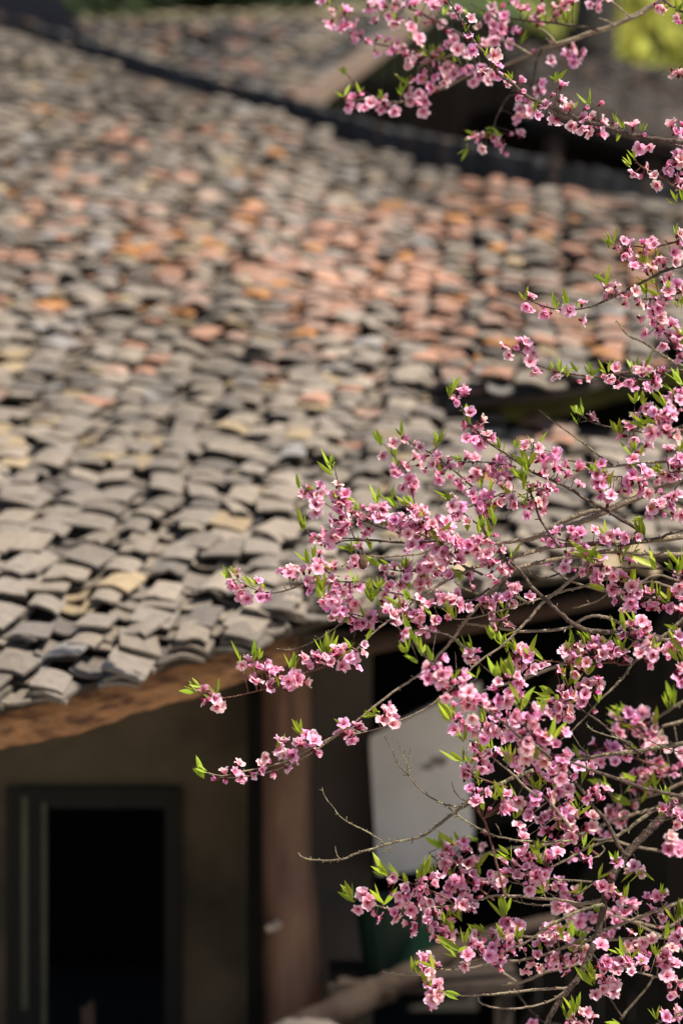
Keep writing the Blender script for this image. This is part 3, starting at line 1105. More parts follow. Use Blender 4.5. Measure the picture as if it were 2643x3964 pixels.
# ---- top right, in focus
BR('A', "1600,655 1500,645 1400,632 1300,610 1200,580 1110,555 1050,530 950,490 850,440 780,380 720,340 680,285 640,230 600,180 570,120 540,80 510,30 488,-14", 6, 2, 0, 0.05,
   "470,10,2 525,45,1 585,90,2 580,185,4 612,245,3 550,130,1 700,245,2 660,330,2 735,320,3 750,385,3 775,420,4 830,420,4 825,375,2 895,525,3 940,525,4 985,540,5 1040,540,4 1050,500,3 1000,470,2 1060,570,2 1010,400,1 950,448,1 1130,520,5 1180,485,1 1190,545,3 1110,580,3 1130,610,3 1185,620,2 1238,580,3 1340,590,2 1370,670,4 1410,670,2 1380,620,1",
   "570,130,.8 630,190,.8 660,240,.9 700,300,.9 785,350,.8 885,495,1.1 975,355,1.3 1140,465,1.3 1255,545 1290,585 1260,635,.7 1375,590,.8 1070,490,.7", 'dark')
BR('A', "982,505 985,440 986,400 978,370", 1.6, 1, 0, -.02, "", "", 'dark', .3)
BR('A', "1640,960 1560,880 1450,805 1390,775 1355,745", 4, 1.5, .05, 0,
   "1350,790,2 1390,770,4 1380,800,2 1430,810,4 1475,780,4 1520,760,6 1480,840,4 1540,820,5 1560,860,4 1530,730,3 1500,800,4 1568,780,4",
   "1325,740,1.4 1345,715,.9 1540,915,1.1 1560,900", 'red')
BR('A', "1640,480 1590,400 1555,330 1548,310", 3, 1.5, .1, .1, "1550,335,4 1568,325,3 1540,355,2", "", 'red')
BR('A', "1650,640 1590,600 1540,600", 3, 1.5, .05, .05, "1540,600,5 1560,580,3 1520,620,2 1565,620,3", "", 'red')
BR('A', "1640,110 1568,55 1530,40 1480,0 1450,-30", 4, 2.5, .15, .2, "1445,15,2 1485,45,2 1550,90,3 1565,100,2", "1550,30,1.2 1568,10", 'dark')
# ---- top, behind and soft
BR('A', "1700,-110 1568,-60 1440,20 1330,80 1230,125 1130,155 1020,195 930,215 860,250 780,285 700,320 570,350 480,400 360,440 250,470 150,450 60,460 15,460", 9, 1.8, 1.0, 1.25,
   "20,470,3 75,440,5 60,490,4 130,470,6 180,500,6 200,460,4 255,530,4 300,420,6 340,440,6 380,470,5 370,510,4 430,400,5 370,420,4 310,460,4 230,500,3 110,500,4 160,480,4 1050,270,5 1090,250,4 1020,240,3 950,200,4 900,265,3 960,280,4 1070,290,3",
   "300,375,1.3 390,375,1.2 10,430,1.2 270,420 970,190,1.1 190,450 90,420", 'tan', .4, fs=1.08)
BR('A', "150,450 60,380 15,330 5,320", 1.5, 1, 1.3, 1.35, "", "2,320,1.1 12,335,.8", 'red', .2)
BR('A', "925,212 890,300 882,370 840,440 770,440 720,520 695,590", 3.4, 1.6, 1.1, 1.2,
   "890,400,5 830,480,5 860,530,5 800,540,4 860,450,4 880,430,3 840,520,4 810,510,4 630,650,6 690,650,5 740,660,4 770,620,3 815,625,3 720,680,3 650,680,4 610,640,4 670,630,3",
   "630,605,1.2 700,595,1.3 580,660,1.2 690,570,1.1", 'dark', .3, fs=1.08)
BR('A', "600,345 500,290 400,250 300,220 200,210 80,170 20,90 0,40", 3.5, 1.5, 1.15, 1.35,
   "20,75,4 10,120,4 70,180,5 130,190,6 150,235,3 200,190,3 245,200,5 285,250,6 300,290,4 270,220,4 100,170,4 45,140,4 -20,100,4 -40,50,4 -70,20,4 310,270,4 240,240,4",
   "220,220 0,40,1.0 -60,10,1.1 410,230,1.2 380,240", 'red', .3, fs=1.08)
BR('A', "560,170 480,120 400,80 320,40 250,20 180,-20 100,-60", 3.5, 2, 1.1, 1.3,
   "150,20,5 190,60,6 160,95,4 230,60,5 280,60,6 250,110,4 330,40,6 370,90,7 350,130,6 420,40,6 440,100,6 480,140,6 510,90,5 540,60,4 210,20,5 130,0,4 300,10,4 390,10,5 460,20,4",
   "180,50 340,90,1.1 470,60,1.2 250,80", 'dark', .3, fs=1.08)
BR('A', "740,175 640,205 560,230 470,265 400,280 350,310", 4, 2, 1.1, 1.2,
   "530,190,5 360,185,6 350,230,4 450,240,4 400,290,7 350,320,5 450,310,7 510,310,6 480,350,5 550,300,4 350,350,4 560,260,3 600,350,4 640,370,5 640,310,4 690,340,3 420,340,5 380,350,4 530,330,5 590,190,4 500,200,4 420,260,3",
   "400,240,1.3 450,255,1.1 430,230,1.1 350,165 520,270", 'tan', .3, fs=1.08)
BR('A', "1180,140 1090,120 1000,110 920,100 850,95 770,80 700,60 630,40 590,10", 3.5, 1.6, 1.0, 1.2,
   "640,130,4 660,180,6 700,110,6 720,160,6 690,50,5 760,90,6 740,30,5 820,30,6 780,130,5 830,60,5 860,50,6 900,90,6 870,110,5 940,20,5 980,60,6 1000,20,5 1040,30,4 700,190,4 760,190,3 820,150,3 660,90,4 900,40,5 960,80,4 1060,10,4 740,130,5 690,140,4",
   "650,60,1.1 820,185,1.1 920,80,1.2 720,20 1030,85,1.2 580,60 690,20", 'dark', .3, fs=1.08)
BR('A', "1380,60 1330,80 1290,50 1250,15 1220,-20", 3, 2, 1.0, 1.0, "1180,10,4 1225,5,2 1160,-5,3", "", 'tan', .4)
BR('A', "985,200 940,150 905,130", 3, 1.5, 1.0, 1.0, "", "", 'tan', .3)
BR('A', "870,250 800,210 740,185", 3.4, 2, 1.0, 1.0, "", "", 'tan', .3)
BR('A', "1255,120 1215,95 1180,85", 2.6, 1.5, .95, .95, "", "", 'tan', .3)
# ---- right edge, upper middle, in focus
BR('A', "1640,1070 1568,1100 1500,1120 1420,1135 1330,1130 1285,1122 1250,1105", 3, 1.2, 0, 0,
   "1250,1140,3 1290,1110,3 1290,1160,3 1330,1120,3 1345,1155,4 1375,1115,3 1400,1150,3 1430,1130,3 1530,1110,3 1555,1080,3 1460,1190,3 1515,1185,3 1310,1140,2",
   "1240,1100,1.5 1225,1120,1.1 1535,1070 1385,1185,.9 1440,1185,.7", 'dark')
BR('B', "1640,-10 1568,30 1480,60 1400,100 1340,130 1280,160 1220,190 1160,215 1110,230 1010,235 930,220 880,200 848,172", 4, 1.3, 0, 0,
   "870,180,4 855,225,3 900,215,3 950,240,4 1020,250,4 1060,240,3 1090,250,5 1100,220,2 1220,130,4 1250,130,4 1240,180,3 1290,150,5 1310,180,6 1350,190,4 1340,150,3 1380,30,4 1400,60,4 1440,20,4 1420,50,3 1480,20,2 1510,55,3 960,260,2 1260,170,4 1370,210,3 1540,10,3",
   "838,168,1.5 985,215,1.3 1045,205,1.3 1215,105,1.4 1080,210,.7 1175,80,.6 1400,10,1.0", 'dark')
BR('B', "1640,130 1568,150 1460,185 1370,185", 4, 2, .2, .2,
   "1420,200,4 1450,230,5 1450,180,3 1500,150,4 1540,150,3 1470,105,3 1530,190,4 1560,130,3 1410,240,4 1480,200,4 1430,260,4",
   "1400,150,1.3 1460,155,1.4 1400,100,1.1 1550,210,1.1 1440,100,1.0 1490,140,1.2", 'dark', fs=1.02)
BR('B', "1640,540 1568,495 1520,475 1450,430 1390,390 1310,350 1280,310 1260,285", 5, 1.5, .45, .5, "", "", 'lichen', 1.2)
BR('B', "1620,520 1560,460 1530,410 1495,360 1460,310 1420,255 1410,210", 3, 1.5, .3, .3,
   "1420,290,5 1440,300,5 1400,350,4 1450,330,5 1490,310,4 1470,390,4 1520,385,5 1520,435,4 1430,260,4 1460,290,4 1505,350,4 1540,410,4 1545,370,3",
   "1555,375,1.5 1568,350,1.2", 'dark', fs=1.02)
BR('B', "1640,490 1568,512 1500,520 1470,550 1400,558 1300,550 1255,530 1240,522", 3, 1.4, 0, 0,
   "1255,515,1 1270,570,2 1320,560,4 1350,590,3 1390,580,3 1440,590,4 1455,540,4 1430,560,3 1370,560,3 1225,550,5 1210,555,3 1470,525,2",
   "1220,515,1.3 1262,490,1.4 1410,535,.8", 'dark', fs=1.0)
BR('B', "1620,530 1500,515 1400,520 1300,525 1200,545 1120,540 1050,530 970,515 900,490 850,450 815,430", 3, 1.2, .4, .4,
   "800,410,4 815,400,3 875,465,4 885,510,2 920,505,4 975,535,3 1100,560,4 1340,520,4 1410,510,5 1390,530,4 790,430,3 870,480,3",
   "965,495,1.4 1000,505,1.3 1030,520 1080,510,1.3 1160,525,1.4 1350,505,1.2 1390,485,1.3 1330,505,1.0 1145,530", 'red', .5, fs=1.02)
BR('B', "1640,740 1568,770 1500,790 1400,800 1300,785 1230,775 1170,760 1135,745", 3.4, 1.4, .1, .3,
   "1140,740,3 1145,730,1 1300,770,2 1320,820,4 1290,810,2 1370,700,4 1350,740,3 1390,690,3 1400,800,3 1330,790,3 1340,820,2",
   "1070,690,1.4 1105,700,1.4 1085,740,1.1 1270,790,1.5 1380,655,1.4 1345,650,1.2", 'dark', fs=1.08)
BR('B', "1640,800 1560,790 1490,790 1440,790", 4, 2, -.45, -.5,
   "1450,720,5 1460,760,6 1500,740,6 1510,790,6 1470,830,6 1460,700,4 1530,770,4 1500,690,3 1420,800,4 1440,820,4",
   "1390,750,1.3 1430,770,1.3 1440,740,1.2", 'red', .3, fs=1.05)
BR('B', "1650,680 1568,660 1520,640", 3, 1.6, -.2, -.2, "1530,620,3 1560,620,4 1530,680,4 1540,650,3 1550,700,3",
   "1490,660,1.5 1520,600,1.3 1470,690,1.1 1545,550,1.7 1568,560,1.4", 'dark', fs=1.0)
BR('B', "1250,955 1180,905 1110,850 1040,800 960,740 905,695", 3, 1.0, .25, .3, "", "", 'lichen', 1.1)
# ---- the long dark twig that rises against the grey tiles
BR('C', "1640,600 1568,575 1440,555 1300,535 1150,525 1070,498 1010,450 940,385 870,320 810,240 740,175 680,110 640,25 625,-30", 8, 2, 0, 0, "", "", 'dark', 1.0)
BR('B', "1380,1260 1270,1190 1200,1150 1110,1100 1030,1050 940,1010 870,980 800,930 740,890 680,850 600,770 560,700 530,640 520,615", 4.4, 1.4, 0.05, 0,
   "545,625,4 560,630,2 520,670,4 515,655,3 560,750,4 580,780,3 625,760,5 640,745,3 620,820,6 650,820,6 670,815,4 600,800,4 585,830,3 980,990,6 990,1040,6 1040,1000,5 1070,1010,4 1010,970,4 920,960,5 640,850,3",
   "495,615,1.6 510,600,1.1 570,705 590,745,1.1 580,730", 'dark', 1.1)
BR('B', "600,1050 520,980 450,930 400,890 320,850 270,800", 2.4, 1.2, .35, .4,
   "275,825,2 300,850,2 350,855,5 345,880,3 390,910,3 430,910,4 450,940,5 490,940,5 470,990,4 420,985,3 385,970,4 520,1000,5 560,1010,5 540,1040,5 590,1060,5 505,960,4 550,1060,4",
   "280,805,1.3 430,855,1.3 450,835,1.3 470,975,1.2 420,950,1.0", 'dark', .5, fs=1.02)
BR('B', "335,1130 325,1080 310,1040 290,970 240,910 190,850", 2, 1.1, .45, .5,
   "195,865,4 270,935,4 330,920,4 240,985,4 290,960,4 260,1000,3 310,1030,5 275,1060,3 330,1070,3 345,950,3 300,1060,4 250,970,3 325,1020,3",
   "180,840,1.3 245,895,1.3 250,940,1.0", 'red', .4, fs=1.02)
BR('B', "800,960 760,950 640,935 560,935 520,930", 2.6, 1.4, .4, .45,
   "580,910,4 560,950,4 620,960,5 690,930,6 670,970,6 720,980,6 740,930,5 700,1000,6 650,1010,5 760,1000,5 600,980,5 780,970,4 630,990,4 720,920,4 750,1030,4",
   "550,915,1.1 730,865,1.2 740,885,1.0 640,1045,1.1 800,850,1.2", 'dark', .4, fs=1.02)
BR('B', "1000,1330 950,1260 905,1187 890,1130 860,1060 845,1000 870,930 880,860 884,845", 3, 1.4, -.02, -.02,
   "850,870,5 900,870,5 920,900,5 890,930,5 890,1000,6 910,1040,6 940,910,4 970,910,5 1000,900,4 900,1090,4 880,1080,3 830,1120,5 800,1130,5 870,1150,4 920,1000,4 940,1050,5 960,1070,4 780,1110,4 905,1110,3",
   "878,850,1.4 855,940,1.7 830,1000,1.6 860,970,1.5 830,1045,1.5 850,1085,1.2 870,1115,1.1 875,1060,1.1", 'dark', .8)
BR('B', "800,1070 740,1080 690,1100 640,1120 560,1150 505,1150", 2.4, 1.4, .15, .2,
   "690,1090,6 730,1060,5 640,1110,6 600,1080,5 640,1150,6 690,1130,5 500,1140,5 550,1150,5 510,1160,3 620,1130,5 660,1090,4 720,1090,5 590,1100,4 680,1160,4",
   "500,1085,1.5 520,1105,1.0 790,1095,1.3 680,1045,1.1 690,1170,1.2", 'tan', .5)
BR('B', "755,1187 765,1160 780,1100 788,1042", 1.6, .9, -.05, -.05, "", "", 'dark', 1.6)
BR('B', "1640,900 1568,930 1470,935 1380,940 1250,955 1130,940 1010,925", 3.8, 2.4, .2, .25, "", "", 'tan', 1.0)
BR('B', "1290,950 1180,965 1060,975", 2.8, 2, .3, .35, "", "", 'tan', .8)
BR('B', "1700,950 1568,1010 1450,1060 1330,1110 1200,1150 1100,1175 1000,1215 930,1260 870,1290", 8.5, 5, .3, .4, "", "", 'tan', .6)
BR('B', "1330,1010 1310,1005 1240,1000 1190,980 1150,965", 2, 1.2, .05, .05,
   "1190,950,2 1160,1000,5 1170,1040,4 1220,1020,4 1230,1070,4 1220,1110,5 1280,1065,4 1190,1080,3 1190,1030,3 1240,1100,3",
   "1150,970,1.2 1220,960,1.3 1200,1045,1.6 1180,970,1.0", 'red', .6)
BR('B', "1350,965 1350,930 1350,890 1345,870", 1.8, 1.1, .05, .05, "1335,920,4 1330,950,2 1355,890,1", "1330,880,1.3 1370,890,1.0 1345,865,1.2", 'red', .4)
BR('B', "1440,1070 1390,1040 1360,1000 1345,980", 1.8, 1.2, .05, .05, "1340,1000,4 1370,1010,5 1350,1040,5 1390,1050,5 1400,1010,4 1380,980,3 1330,1020,3 1400,1070,3", "1340,975,1.0 1360,985,1.1", 'red', .4)
BR('B', "1640,1000 1568,980 1500,985 1450,985", 2.6, 1.6, .2, .2, "1520,960,6 1550,930,5 1500,940,4 1540,990,6 1510,1000,5 1480,1000,4 1490,900,3 1530,910,4 1450,1010,4 1565,970,5", "1440,985,1.2 1490,970,1.2 1550,870,1.4 1470,960", 'red', .4)
BR('B', "1640,980 1568,1020 1520,1070 1470,1140 1440,1170", 2.4, 1.4, 0, 0, "1470,1080,4 1500,1100,4 1530,1090,4 1490,1130,4 1440,1130,4 1420,1150,4 1410,1170,3 1500,1160,5 1540,1150,3 1460,1150,3", "1385,1175,1.2 1440,1120", 'dark', .8)
# ---- left tips against the tiles
BR('G', "760,1145 720,1125 680,1120 650,1060 625,980 605,900 580,800 565,735", 2.2, 1.1, .2, .2,
   "580,830,2 570,880,4 600,920,4 640,910,4 600,960,4 560,890,3 580,1060,5 560,1080,4 620,1010,5 610,1060,5 640,1030,5 550,1100,3 600,1020,4 590,940,3",
   "558,725,2.0 545,700,1.1 590,890", 'dark', .6)
BR('G', "590,985 520,930 440,880 385,825", 1.8, 1, .4, .45, "400,870,4 430,900,4 470,860,4 490,890,4 450,930,5 480,940,3 410,890,3", "370,815,1.4 440,850,.8", 'red', .3)
BR('G', "1180,1180 1120,1170 1000,1150 850,1135 720,1130 620,1130 550,1150 500,1130 450,1110 405,1065", 3, 1.1, .3, .35,
   "430,1110,4 420,1140,2 480,1110,5 500,1130,4 520,1160,4 540,1140,3 460,1110,3", "390,1045,1.8 405,1040,1.1 760,1160 660,1180,1.2", 'dark', .6)
BR('G', "920,1090 870,1070 800,1050 720,1020 660,1020", 2.2, 1.4, .25, .3,
   "670,1010,5 690,1040,4 720,960,5 700,990,4 760,950,6 740,990,5 790,990,5 830,950,4 810,1010,4 840,980,4 780,970,4 740,1030,4 850,1000,3",
   "680,905,1.2 800,905,1.6 700,940,1.0 660,890,1.2", 'dark', .5)
BR('G', "1380,1320 1280,1270 1180,1180 1100,1090 1030,1010 950,940", 3, 1.3, 0, 0,
   "990,960,6 960,990,5 1000,1010,6 1030,970,5 1020,1040,6 1060,1010,5 1070,1050,5 1100,1020,5 1110,1060,5 1150,1030,4 1090,1080,5 1120,1100,4 1170,1050,4 1150,1130,4 1200,1140,5 1210,1190,6 1180,1160,5 1130,1180,5 1190,1100,4 1230,1130,4 1260,1200,5 1220,1260,6 1250,1180,4 1150,1190,4",
   "910,930,1.4 1000,915,1.3 1130,1110,1.8 1090,1105,1.3 1040,1005,1.3 970,920,1.2 1150,1090,1.4", 'dark', .8)
BR('G', "1080,1110 1000,1080 940,1050 900,1060 870,1060", 2.2, 1.4, .3, .3,
   "910,1040,6 900,1070,5 940,1060,6 970,1050,5 920,1000,5 1030,1130,6 1010,1110,5 1060,1110,5 940,1010,4 990,1090,4 880,1080,4 1050,1150,4 1000,1150,4",
   "860,1020,1.3 1010,1060,1.1 870,900,1.2", 'red', .4)
BR('G', "1380,1060 1300,1000 1260,960 1215,935", 2.4, 1.4, .1, .1, "1230,960,5 1260,960,5 1200,960,4 1270,1000,4 1210,940,3 1240,990,4 1290,1030,4", "1205,900,1.5 1290,1050,1.4 1220,890,1.0", 'dark', .5)
BR('E', "1560,270 1450,300 1370,320 1290,345 1240,350 1160,330 1090,290", 2.6, 1.2, .25, .3,
   "1100,290,5 1085,310,3 1120,320,4 1160,340,4 1200,360,4 1220,370,4 1230,350,3 1105,340,3 1180,350,3 1320,240,3 1350,260,4 1350,290,3 1380,280,4 1410,310,4 1390,300,3 1310,230,3 1325,265,3",
   "1065,270,1.3 1150,300,1.1 1180,315,1.1 1215,325,1.1 1085,255", 'tan', .5)
BR('E', "1560,300 1500,250 1460,230 1430,200", 2, 1.2, .15, .15, "1440,270,4 1450,220,4 1470,210,4 1440,240,4 1460,250,4 1530,300,5 1545,250,4 1550,350,5 1510,310,3", "1420,190,1.6 1440,180,1.0 1485,325,1.7 1500,350,1.2 1520,235,1.1", 'dark', .5)
BR('E', "1640,470 1580,430 1550,400 1520,340", 2.4, 1.3, .1, .1, "1510,380,4 1530,410,5 1550,450,5 1540,370,4 1500,400,3 1570,420,4", "1480,360,1.2", 'dark', .4)
BR('E', "1620,445 1568,488 1480,550 1400,590 1330,612 1270,606", 2.4, 1.2, .1, .15, "", "", 'lichen', 1.2)
# ---- centre: big pale limbs
BR('C', "1660,90 1568,95 1400,110 1240,120 1080,130 960,140 860,165 780,190 700,205 620,230 540,265 470,300 400,345 340,380 270,440 200,490 140,540 90,590 40,640", 7, 1.6, .05, 0,
   "40,640,5 20,620,4 60,600,3 90,630,2 30,680,3 510,270,3 575,270,3 500,280,2", "45,580,1.4 110,555,1.4 545,270,1.0", 'tan', .9)
BR('C', "1420,-110 1290,-60 1160,0 1080,30 980,70 880,100 770,115 690,130", 8, 4, .3, .35, "", "", 'tan', .5)
BR('C', "1660,180 1568,175 1400,170 1250,160 1100,180 960,200 830,230 760,270 680,350 610,430 560,490 520,550 460,620 400,690 320,750 230,810 130,890 40,960 -80,1045 -170,1105 -290,1160 -450,1195 -570,1198", 6.5, 1.4, .12, 0, "", "", 'tan', .7)
BR('N', "1356,2809 1290,2850 1180,2910 1080,2955 950,2985 860,3003 800,2990", 2.2, 1.2, 0, -.02,
   "839,3019,2 868,3023,2 881,2998,2 919,3002,3 953,2998,3 1003,2985,4 1062,2981,4 1105,2964,4 1071,2936,4 1096,2894,4 1130,2910,4 1180,2860,4 1210,2845,4 1160,2855,3 1190,2880,4 1215,2870,3 1130,2945,3 1080,2905,3 1200,2900,3 1000,2960,3 1050,2960,3",
   "785,2990,1.6 800,2975,1.2 1167,2825,1.4 1088,2888,1.1 1072,2893,.9", 'tan', .6)
BR('E', "1640,610 1560,650 1480,690 1370,730 1280,780 1200,795 1100,820 1010,835 950,830", 2.4, 1.2, 0, -.02,
   "1120,700,4 1155,690,2 1165,750,4 1215,770,5 1215,680,3 1230,720,4 1190,730,3 1285,700,3 1300,740,5 1310,790,5 1350,770,4 1395,770,3 1400,690,4 1350,710,4 1450,650,4 1440,690,3 1490,640,5 1500,690,5 1540,610,4 1550,660,4 1390,655,3 940,800,3 945,840,3 990,840,4 985,870,3 960,830,3 1180,770,3 1330,740,4 1470,670,3",
   "1105,650,1.5 1165,645,1.6 1185,640,1.2 1350,670,1.6 1330,675,1.2 1500,610,1.8 1480,610,1.2 905,780,1.7 920,765,1.1 995,805,1.3 970,825 1280,765,.9", 'red', .6)
BR('C', "1160,180 1100,245 1020,320 920,400 860,470 800,530 740,590 640,660 550,740 470,820 370,890 260,940 180,970 90,993", 4.5, 1.2, 0, 0,
   "50,1000,4 10,960,4 40,1020,3 200,920,4 230,940,4 190,900,3 225,960,2 65,985,3 20,1010,3", "30,960,1.3 155,890,1.6 170,890,.9", 'tan', .9)
BR('C', "1260,270 1140,310 1010,345 900,380 800,410 700,440 580,470 490,468", 3.4, 1.3, .05, .05,
   "790,350,5 770,370,4 815,370,4 800,330,3 630,390,3 650,420,3 700,400,4 690,440,4 720,390,2 680,460,2", "665,415,1.0 745,415,1.0", 'tan', .9)
BR('C', "1568,580 1450,560 1340,520 1260,480 1180,455 1110,470 1050,505 930,525 800,525 700,510 640,500 550,485", 4.8, 2.6, -.02, .08,
   "750,490,4 770,510,5 730,500,3", "740,455,1.3 710,545,1.7 690,540,1.3", 'tan', 1.1)
BR('C', "1660,245 1568,240 1430,238 1300,235 1200,228", 3.4, 2.2, 0, 0, "1180,260,6 1150,270,5 1220,280,6 1250,270,5 1190,210,3 1110,250,3 1160,300,4 1120,180,3 1210,240,4 1140,240,4", "1140,140,2.0 1180,165,1.9 1160,200,1.4 1210,320,1.2 1195,180,1.5", 'dark', .8)
BR('C', "1000,260 940,280 870,265 850,240", 2.4, 1.6, .05, .0, "", "", 'dark', 1.4)
BR('C', "1640,380 1568,350 1470,310 1400,300 1300,330 1220,345 1120,320 1040,290 960,240", 3, 2, .3, .35, "", "", 'tan', .7)
BR('C', "1640,260 1568,300 1460,270 1380,300 1310,390 1250,330 1190,380 1110,410 1060,420", 3, 1.6, .35, .4, "", "", 'tan', .7)
BR('C', "860,400 760,350 640,355 560,330 520,300", 3.4, 1.8, .5, .55, "", "", 'lichen', .8)
# ---- blossom above the pale limb
BR('C', "620,120 520,110 420,115 300,120 180,110 60,100 -20,100", 3, 1.6, .25, .3, "", "", 'dark', .7)
BR('C', "400,160 330,175 260,180 180,185 90,180 0,230", 3, 1.8, .4, .4, "50,170,6 90,150,4 60,220,4 90,210,2 70,190,4 35,200,3", "60,130,1.4 130,130,1.0 75,110,1.1", 'tan', .5)
BR('C', "560,260 520,245 400,250 300,250 240,245 180,225", 2.6, 1.4, .1, .1,
   "200,250,5 235,265,6 190,265,4 280,260,5 330,240,6 350,265,5 380,220,5 420,210,6 470,210,4 420,265,6 470,255,6 310,290,5 270,310,5 350,310,4 240,230,4 445,245,4 370,290,4 300,230,4 390,245,4",
   "185,205,1.7 220,205,1.4 290,220,1.4 380,275,1.3 420,235,1.2 310,315,1.2 275,225,1.1", 'dark', .5)
BR('C', "600,290 570,240 500,170 430,90 350,20 310,-20", 2.8, 1.4, .02, .02,
   "250,50,6 230,30,4 290,30,5 340,20,6 380,50,6 350,100,5 330,110,4 430,40,5 470,30,4 490,60,4 500,95,5 470,110,4 450,150,4 500,155,5 520,120,4 550,165,4 430,150,3 510,210,5 540,200,4 480,170,3 370,120,4 270,60,4 310,60,4 410,70,4 440,10,4",
   "450,110,1.8 420,85,1.5 390,25,1.3 370,10,1.4 460,85,1.4", 'dark', .6)
BR('C', "800,250 750,200 700,140 660,80 645,40", 2.6, 1.3, -.02, -.02,
   "610,110,5 600,130,3 640,170,6 680,150,5 700,90,4 670,90,4 650,60,3 700,200,4 650,230,3 740,230,4 710,290,4 690,260,3 770,240,3 680,230,4 620,150,4 665,190,4 720,150,4",
   "680,70,1.7 630,65,1.4 700,15,1.5 780,170,1.2 650,45,1.1", 'dark', .8)
BR('C', "330,390 280,360 190,340 100,300 20,300 -60,290", 2.8, 1.5, .2, .3, "220,340,5 200,360,4 240,380,4 190,380,3 10,290,5 30,320,4 40,370,4 10,390,5 30,410,3 -20,350,5 -10,320,4 -40,300,4 60,330,4 -30,400,4 250,350,4", "70,290,1.4 130,310,1.1 170,310 190,405,1.3 140,365,1.8 110,330,1.4", 'dark', .5)
BR('C', "680,330 600,380 520,390 440,400 350,430 280,420", 2.8, 1.5, 0, 0,
   "525,390,5 500,370,3 540,400,4 440,380,4 470,390,4 390,400,5 370,420,4 340,420,5 290,430,5 280,410,4 360,490,5 340,470,4 380,510,3 440,480,5 430,500,3 350,380,3 320,440,4 545,375,3 460,490,3",
   "270,400,1.6 300,375,1.5 315,365,1.1 520,445,1.6 415,435,1.3 330,455,1.0", 'dark', .6)
BR('C', "200,490 140,470 60,450 -60,440", 2, 1.2, .1, .15, "60,490,5 50,510,4 140,480,6 120,500,5 150,460,3 40,480,3 130,460,3 -20,450,4", "100,450,1.4 40,470,1.3 45,590,1.2 25,440,1.2", 'dark', .5)
BR('C', "560,600 500,550 420,530 360,520 290,540 240,480", 2.6, 1.3, -.35, -.4, "225,480,5 210,440,4 250,450,3 275,530,2 270,545,1", "330,555,1.8 350,590,1.3 300,600,1.5 370,610,1.6 410,640,1.3 350,645,1.3", 'dark', .3, fs=1.02)
# ---- right of centre
BR('C', "1568,60 1450,100 1330,125 1200,130 1080,120 1000,105 940,85", 3, 1.6, .02, .02,
   "950,80,5 975,100,4 1030,95,4 1000,130,4 1060,140,4 1030,160,4 1090,75,5 1110,100,4 1080,60,3 1180,90,5 1250,90,5 1300,90,6 1330,95,4 1270,130,3 930,100,3 1160,70,4 1220,110,4 1345,80,3 1290,190,3",
   "1220,75,1.3 1300,155,1.6 1330,145,1.5 1380,90,1.7 1390,70,1.5 1280,195,1.3 1360,60,1.2", 'dark', .7)
BR('C', "1680,470 1540,420 1430,380 1350,350 1290,330 1240,320", 3.2, 1.6, .05, .05,
   "1270,320,5 1300,350,6 1270,390,4 1330,330,5 1350,370,6 1330,390,5 1380,400,4 1360,320,4 1240,340,3 1430,370,5 1470,390,5 1480,430,5 1450,410,4 1510,380,4 1500,360,3 1310,380,4 1400,350,4",
   "1340,290,1.7 1380,345,1.2 1450,345,1.5 1500,375,1.3 1420,340,1.0 1320,290,1.2", 'dark', .7)
BR('C', "1660,250 1568,270 1500,250 1440,210", 2.4, 1.3, 0, 0, "1570,310,4 1550,320,3 1565,250,3", "1440,205,1.9 1540,235,1.9 1560,205,1.6 1520,225,1.3", 'dark', .7)
BR('C', "1160,230 1100,235 1040,230", 2, 1.4, .5, .5, "1030,220,4 1060,240,3 1000,215,3", "", 'tan', .4)
BR('C', "1640,410 1568,470 1500,530 1420,590 1340,670 1290,740 1230,800 1170,860 1110,930 1050,990 1000,1030", 4.6, 1.5, -.02, 0,
   "1310,510,5 1340,510,6 1330,540,5 1370,520,6 1400,500,5 1390,540,4 1300,550,4 1360,560,4 1410,580,6 1390,610,5 1340,600,3 1370,590,4 1350,490,4 1420,600,4",
   "1350,470,1.8 1300,500,1.6 1300,605,1.5 1420,550,1.3 1250,505,1.2 1280,590,1.1", 'lichen', 1.1)
BR('C', "1640,640 1560,620 1480,620 1400,640 1340,670", 2.6, 1.4, -.3, -.25, "1440,600,6 1480,620,6 1500,610,5 1420,640,5 1380,640,4 1460,630,5 1400,620,5", "1568,640,1.6 1430,590", 'red', .4)
BR('C', "1660,560 1600,545 1550,540", 2.4, 1.5, -.4, -.4, "1560,540,5 1530,550,4 1570,520,4 1550,450,3 1568,460,3", "1560,515,1.4", 'red', .4)
BR('C', "1680,760 1600,720 1550,690", 2.4, 1.5, -.4, -.4, "1560,690,5 1568,720,5 1550,720,4", "1568,600,1.6 1545,640,1.4", 'red', .4)
BR('C', "1340,675 1280,680 1250,670 1180,675 1100,690 1010,670 900,660 800,650", 2.6, 1.3, 0, .02,
   "1060,610,5 1050,640,5 1060,680,5 1100,700,5 1110,660,5 1130,620,6 1150,590,5 1180,600,4 1190,640,5 1160,650,5 1220,600,5 1230,660,4 1250,610,4 1280,640,5 1300,660,4 1130,680,4 1090,600,4 930,670,3 920,680,2 1080,630,4 1210,640,4 1040,610,4",
   "1040,590,1.6 1120,580,1.6 1080,660,1.6 1130,705,1.4 925,645,1.2 1210,580,1.2 1060,570,1.2 1150,560,1.2", 'red', .7)
BR('C', "860,640 830,640 790,640 760,610", 1.8, 1.2, .02, .02, "760,640,5 790,630,5 830,610,5 820,650,5 850,640,4 860,670,4 820,680,3 780,660,4 840,625,3", "760,600,1.5 800,605,1.3 860,610,1.4 740,570,1.4", 'red', .4)
BR('C', "700,730 650,690 620,650 600,620", 1.8, 1.1, .2, .2, "600,640,3 580,650,2 620,620,3 590,630,2", "580,610,1.5 600,595,1.1", 'dark', .4)
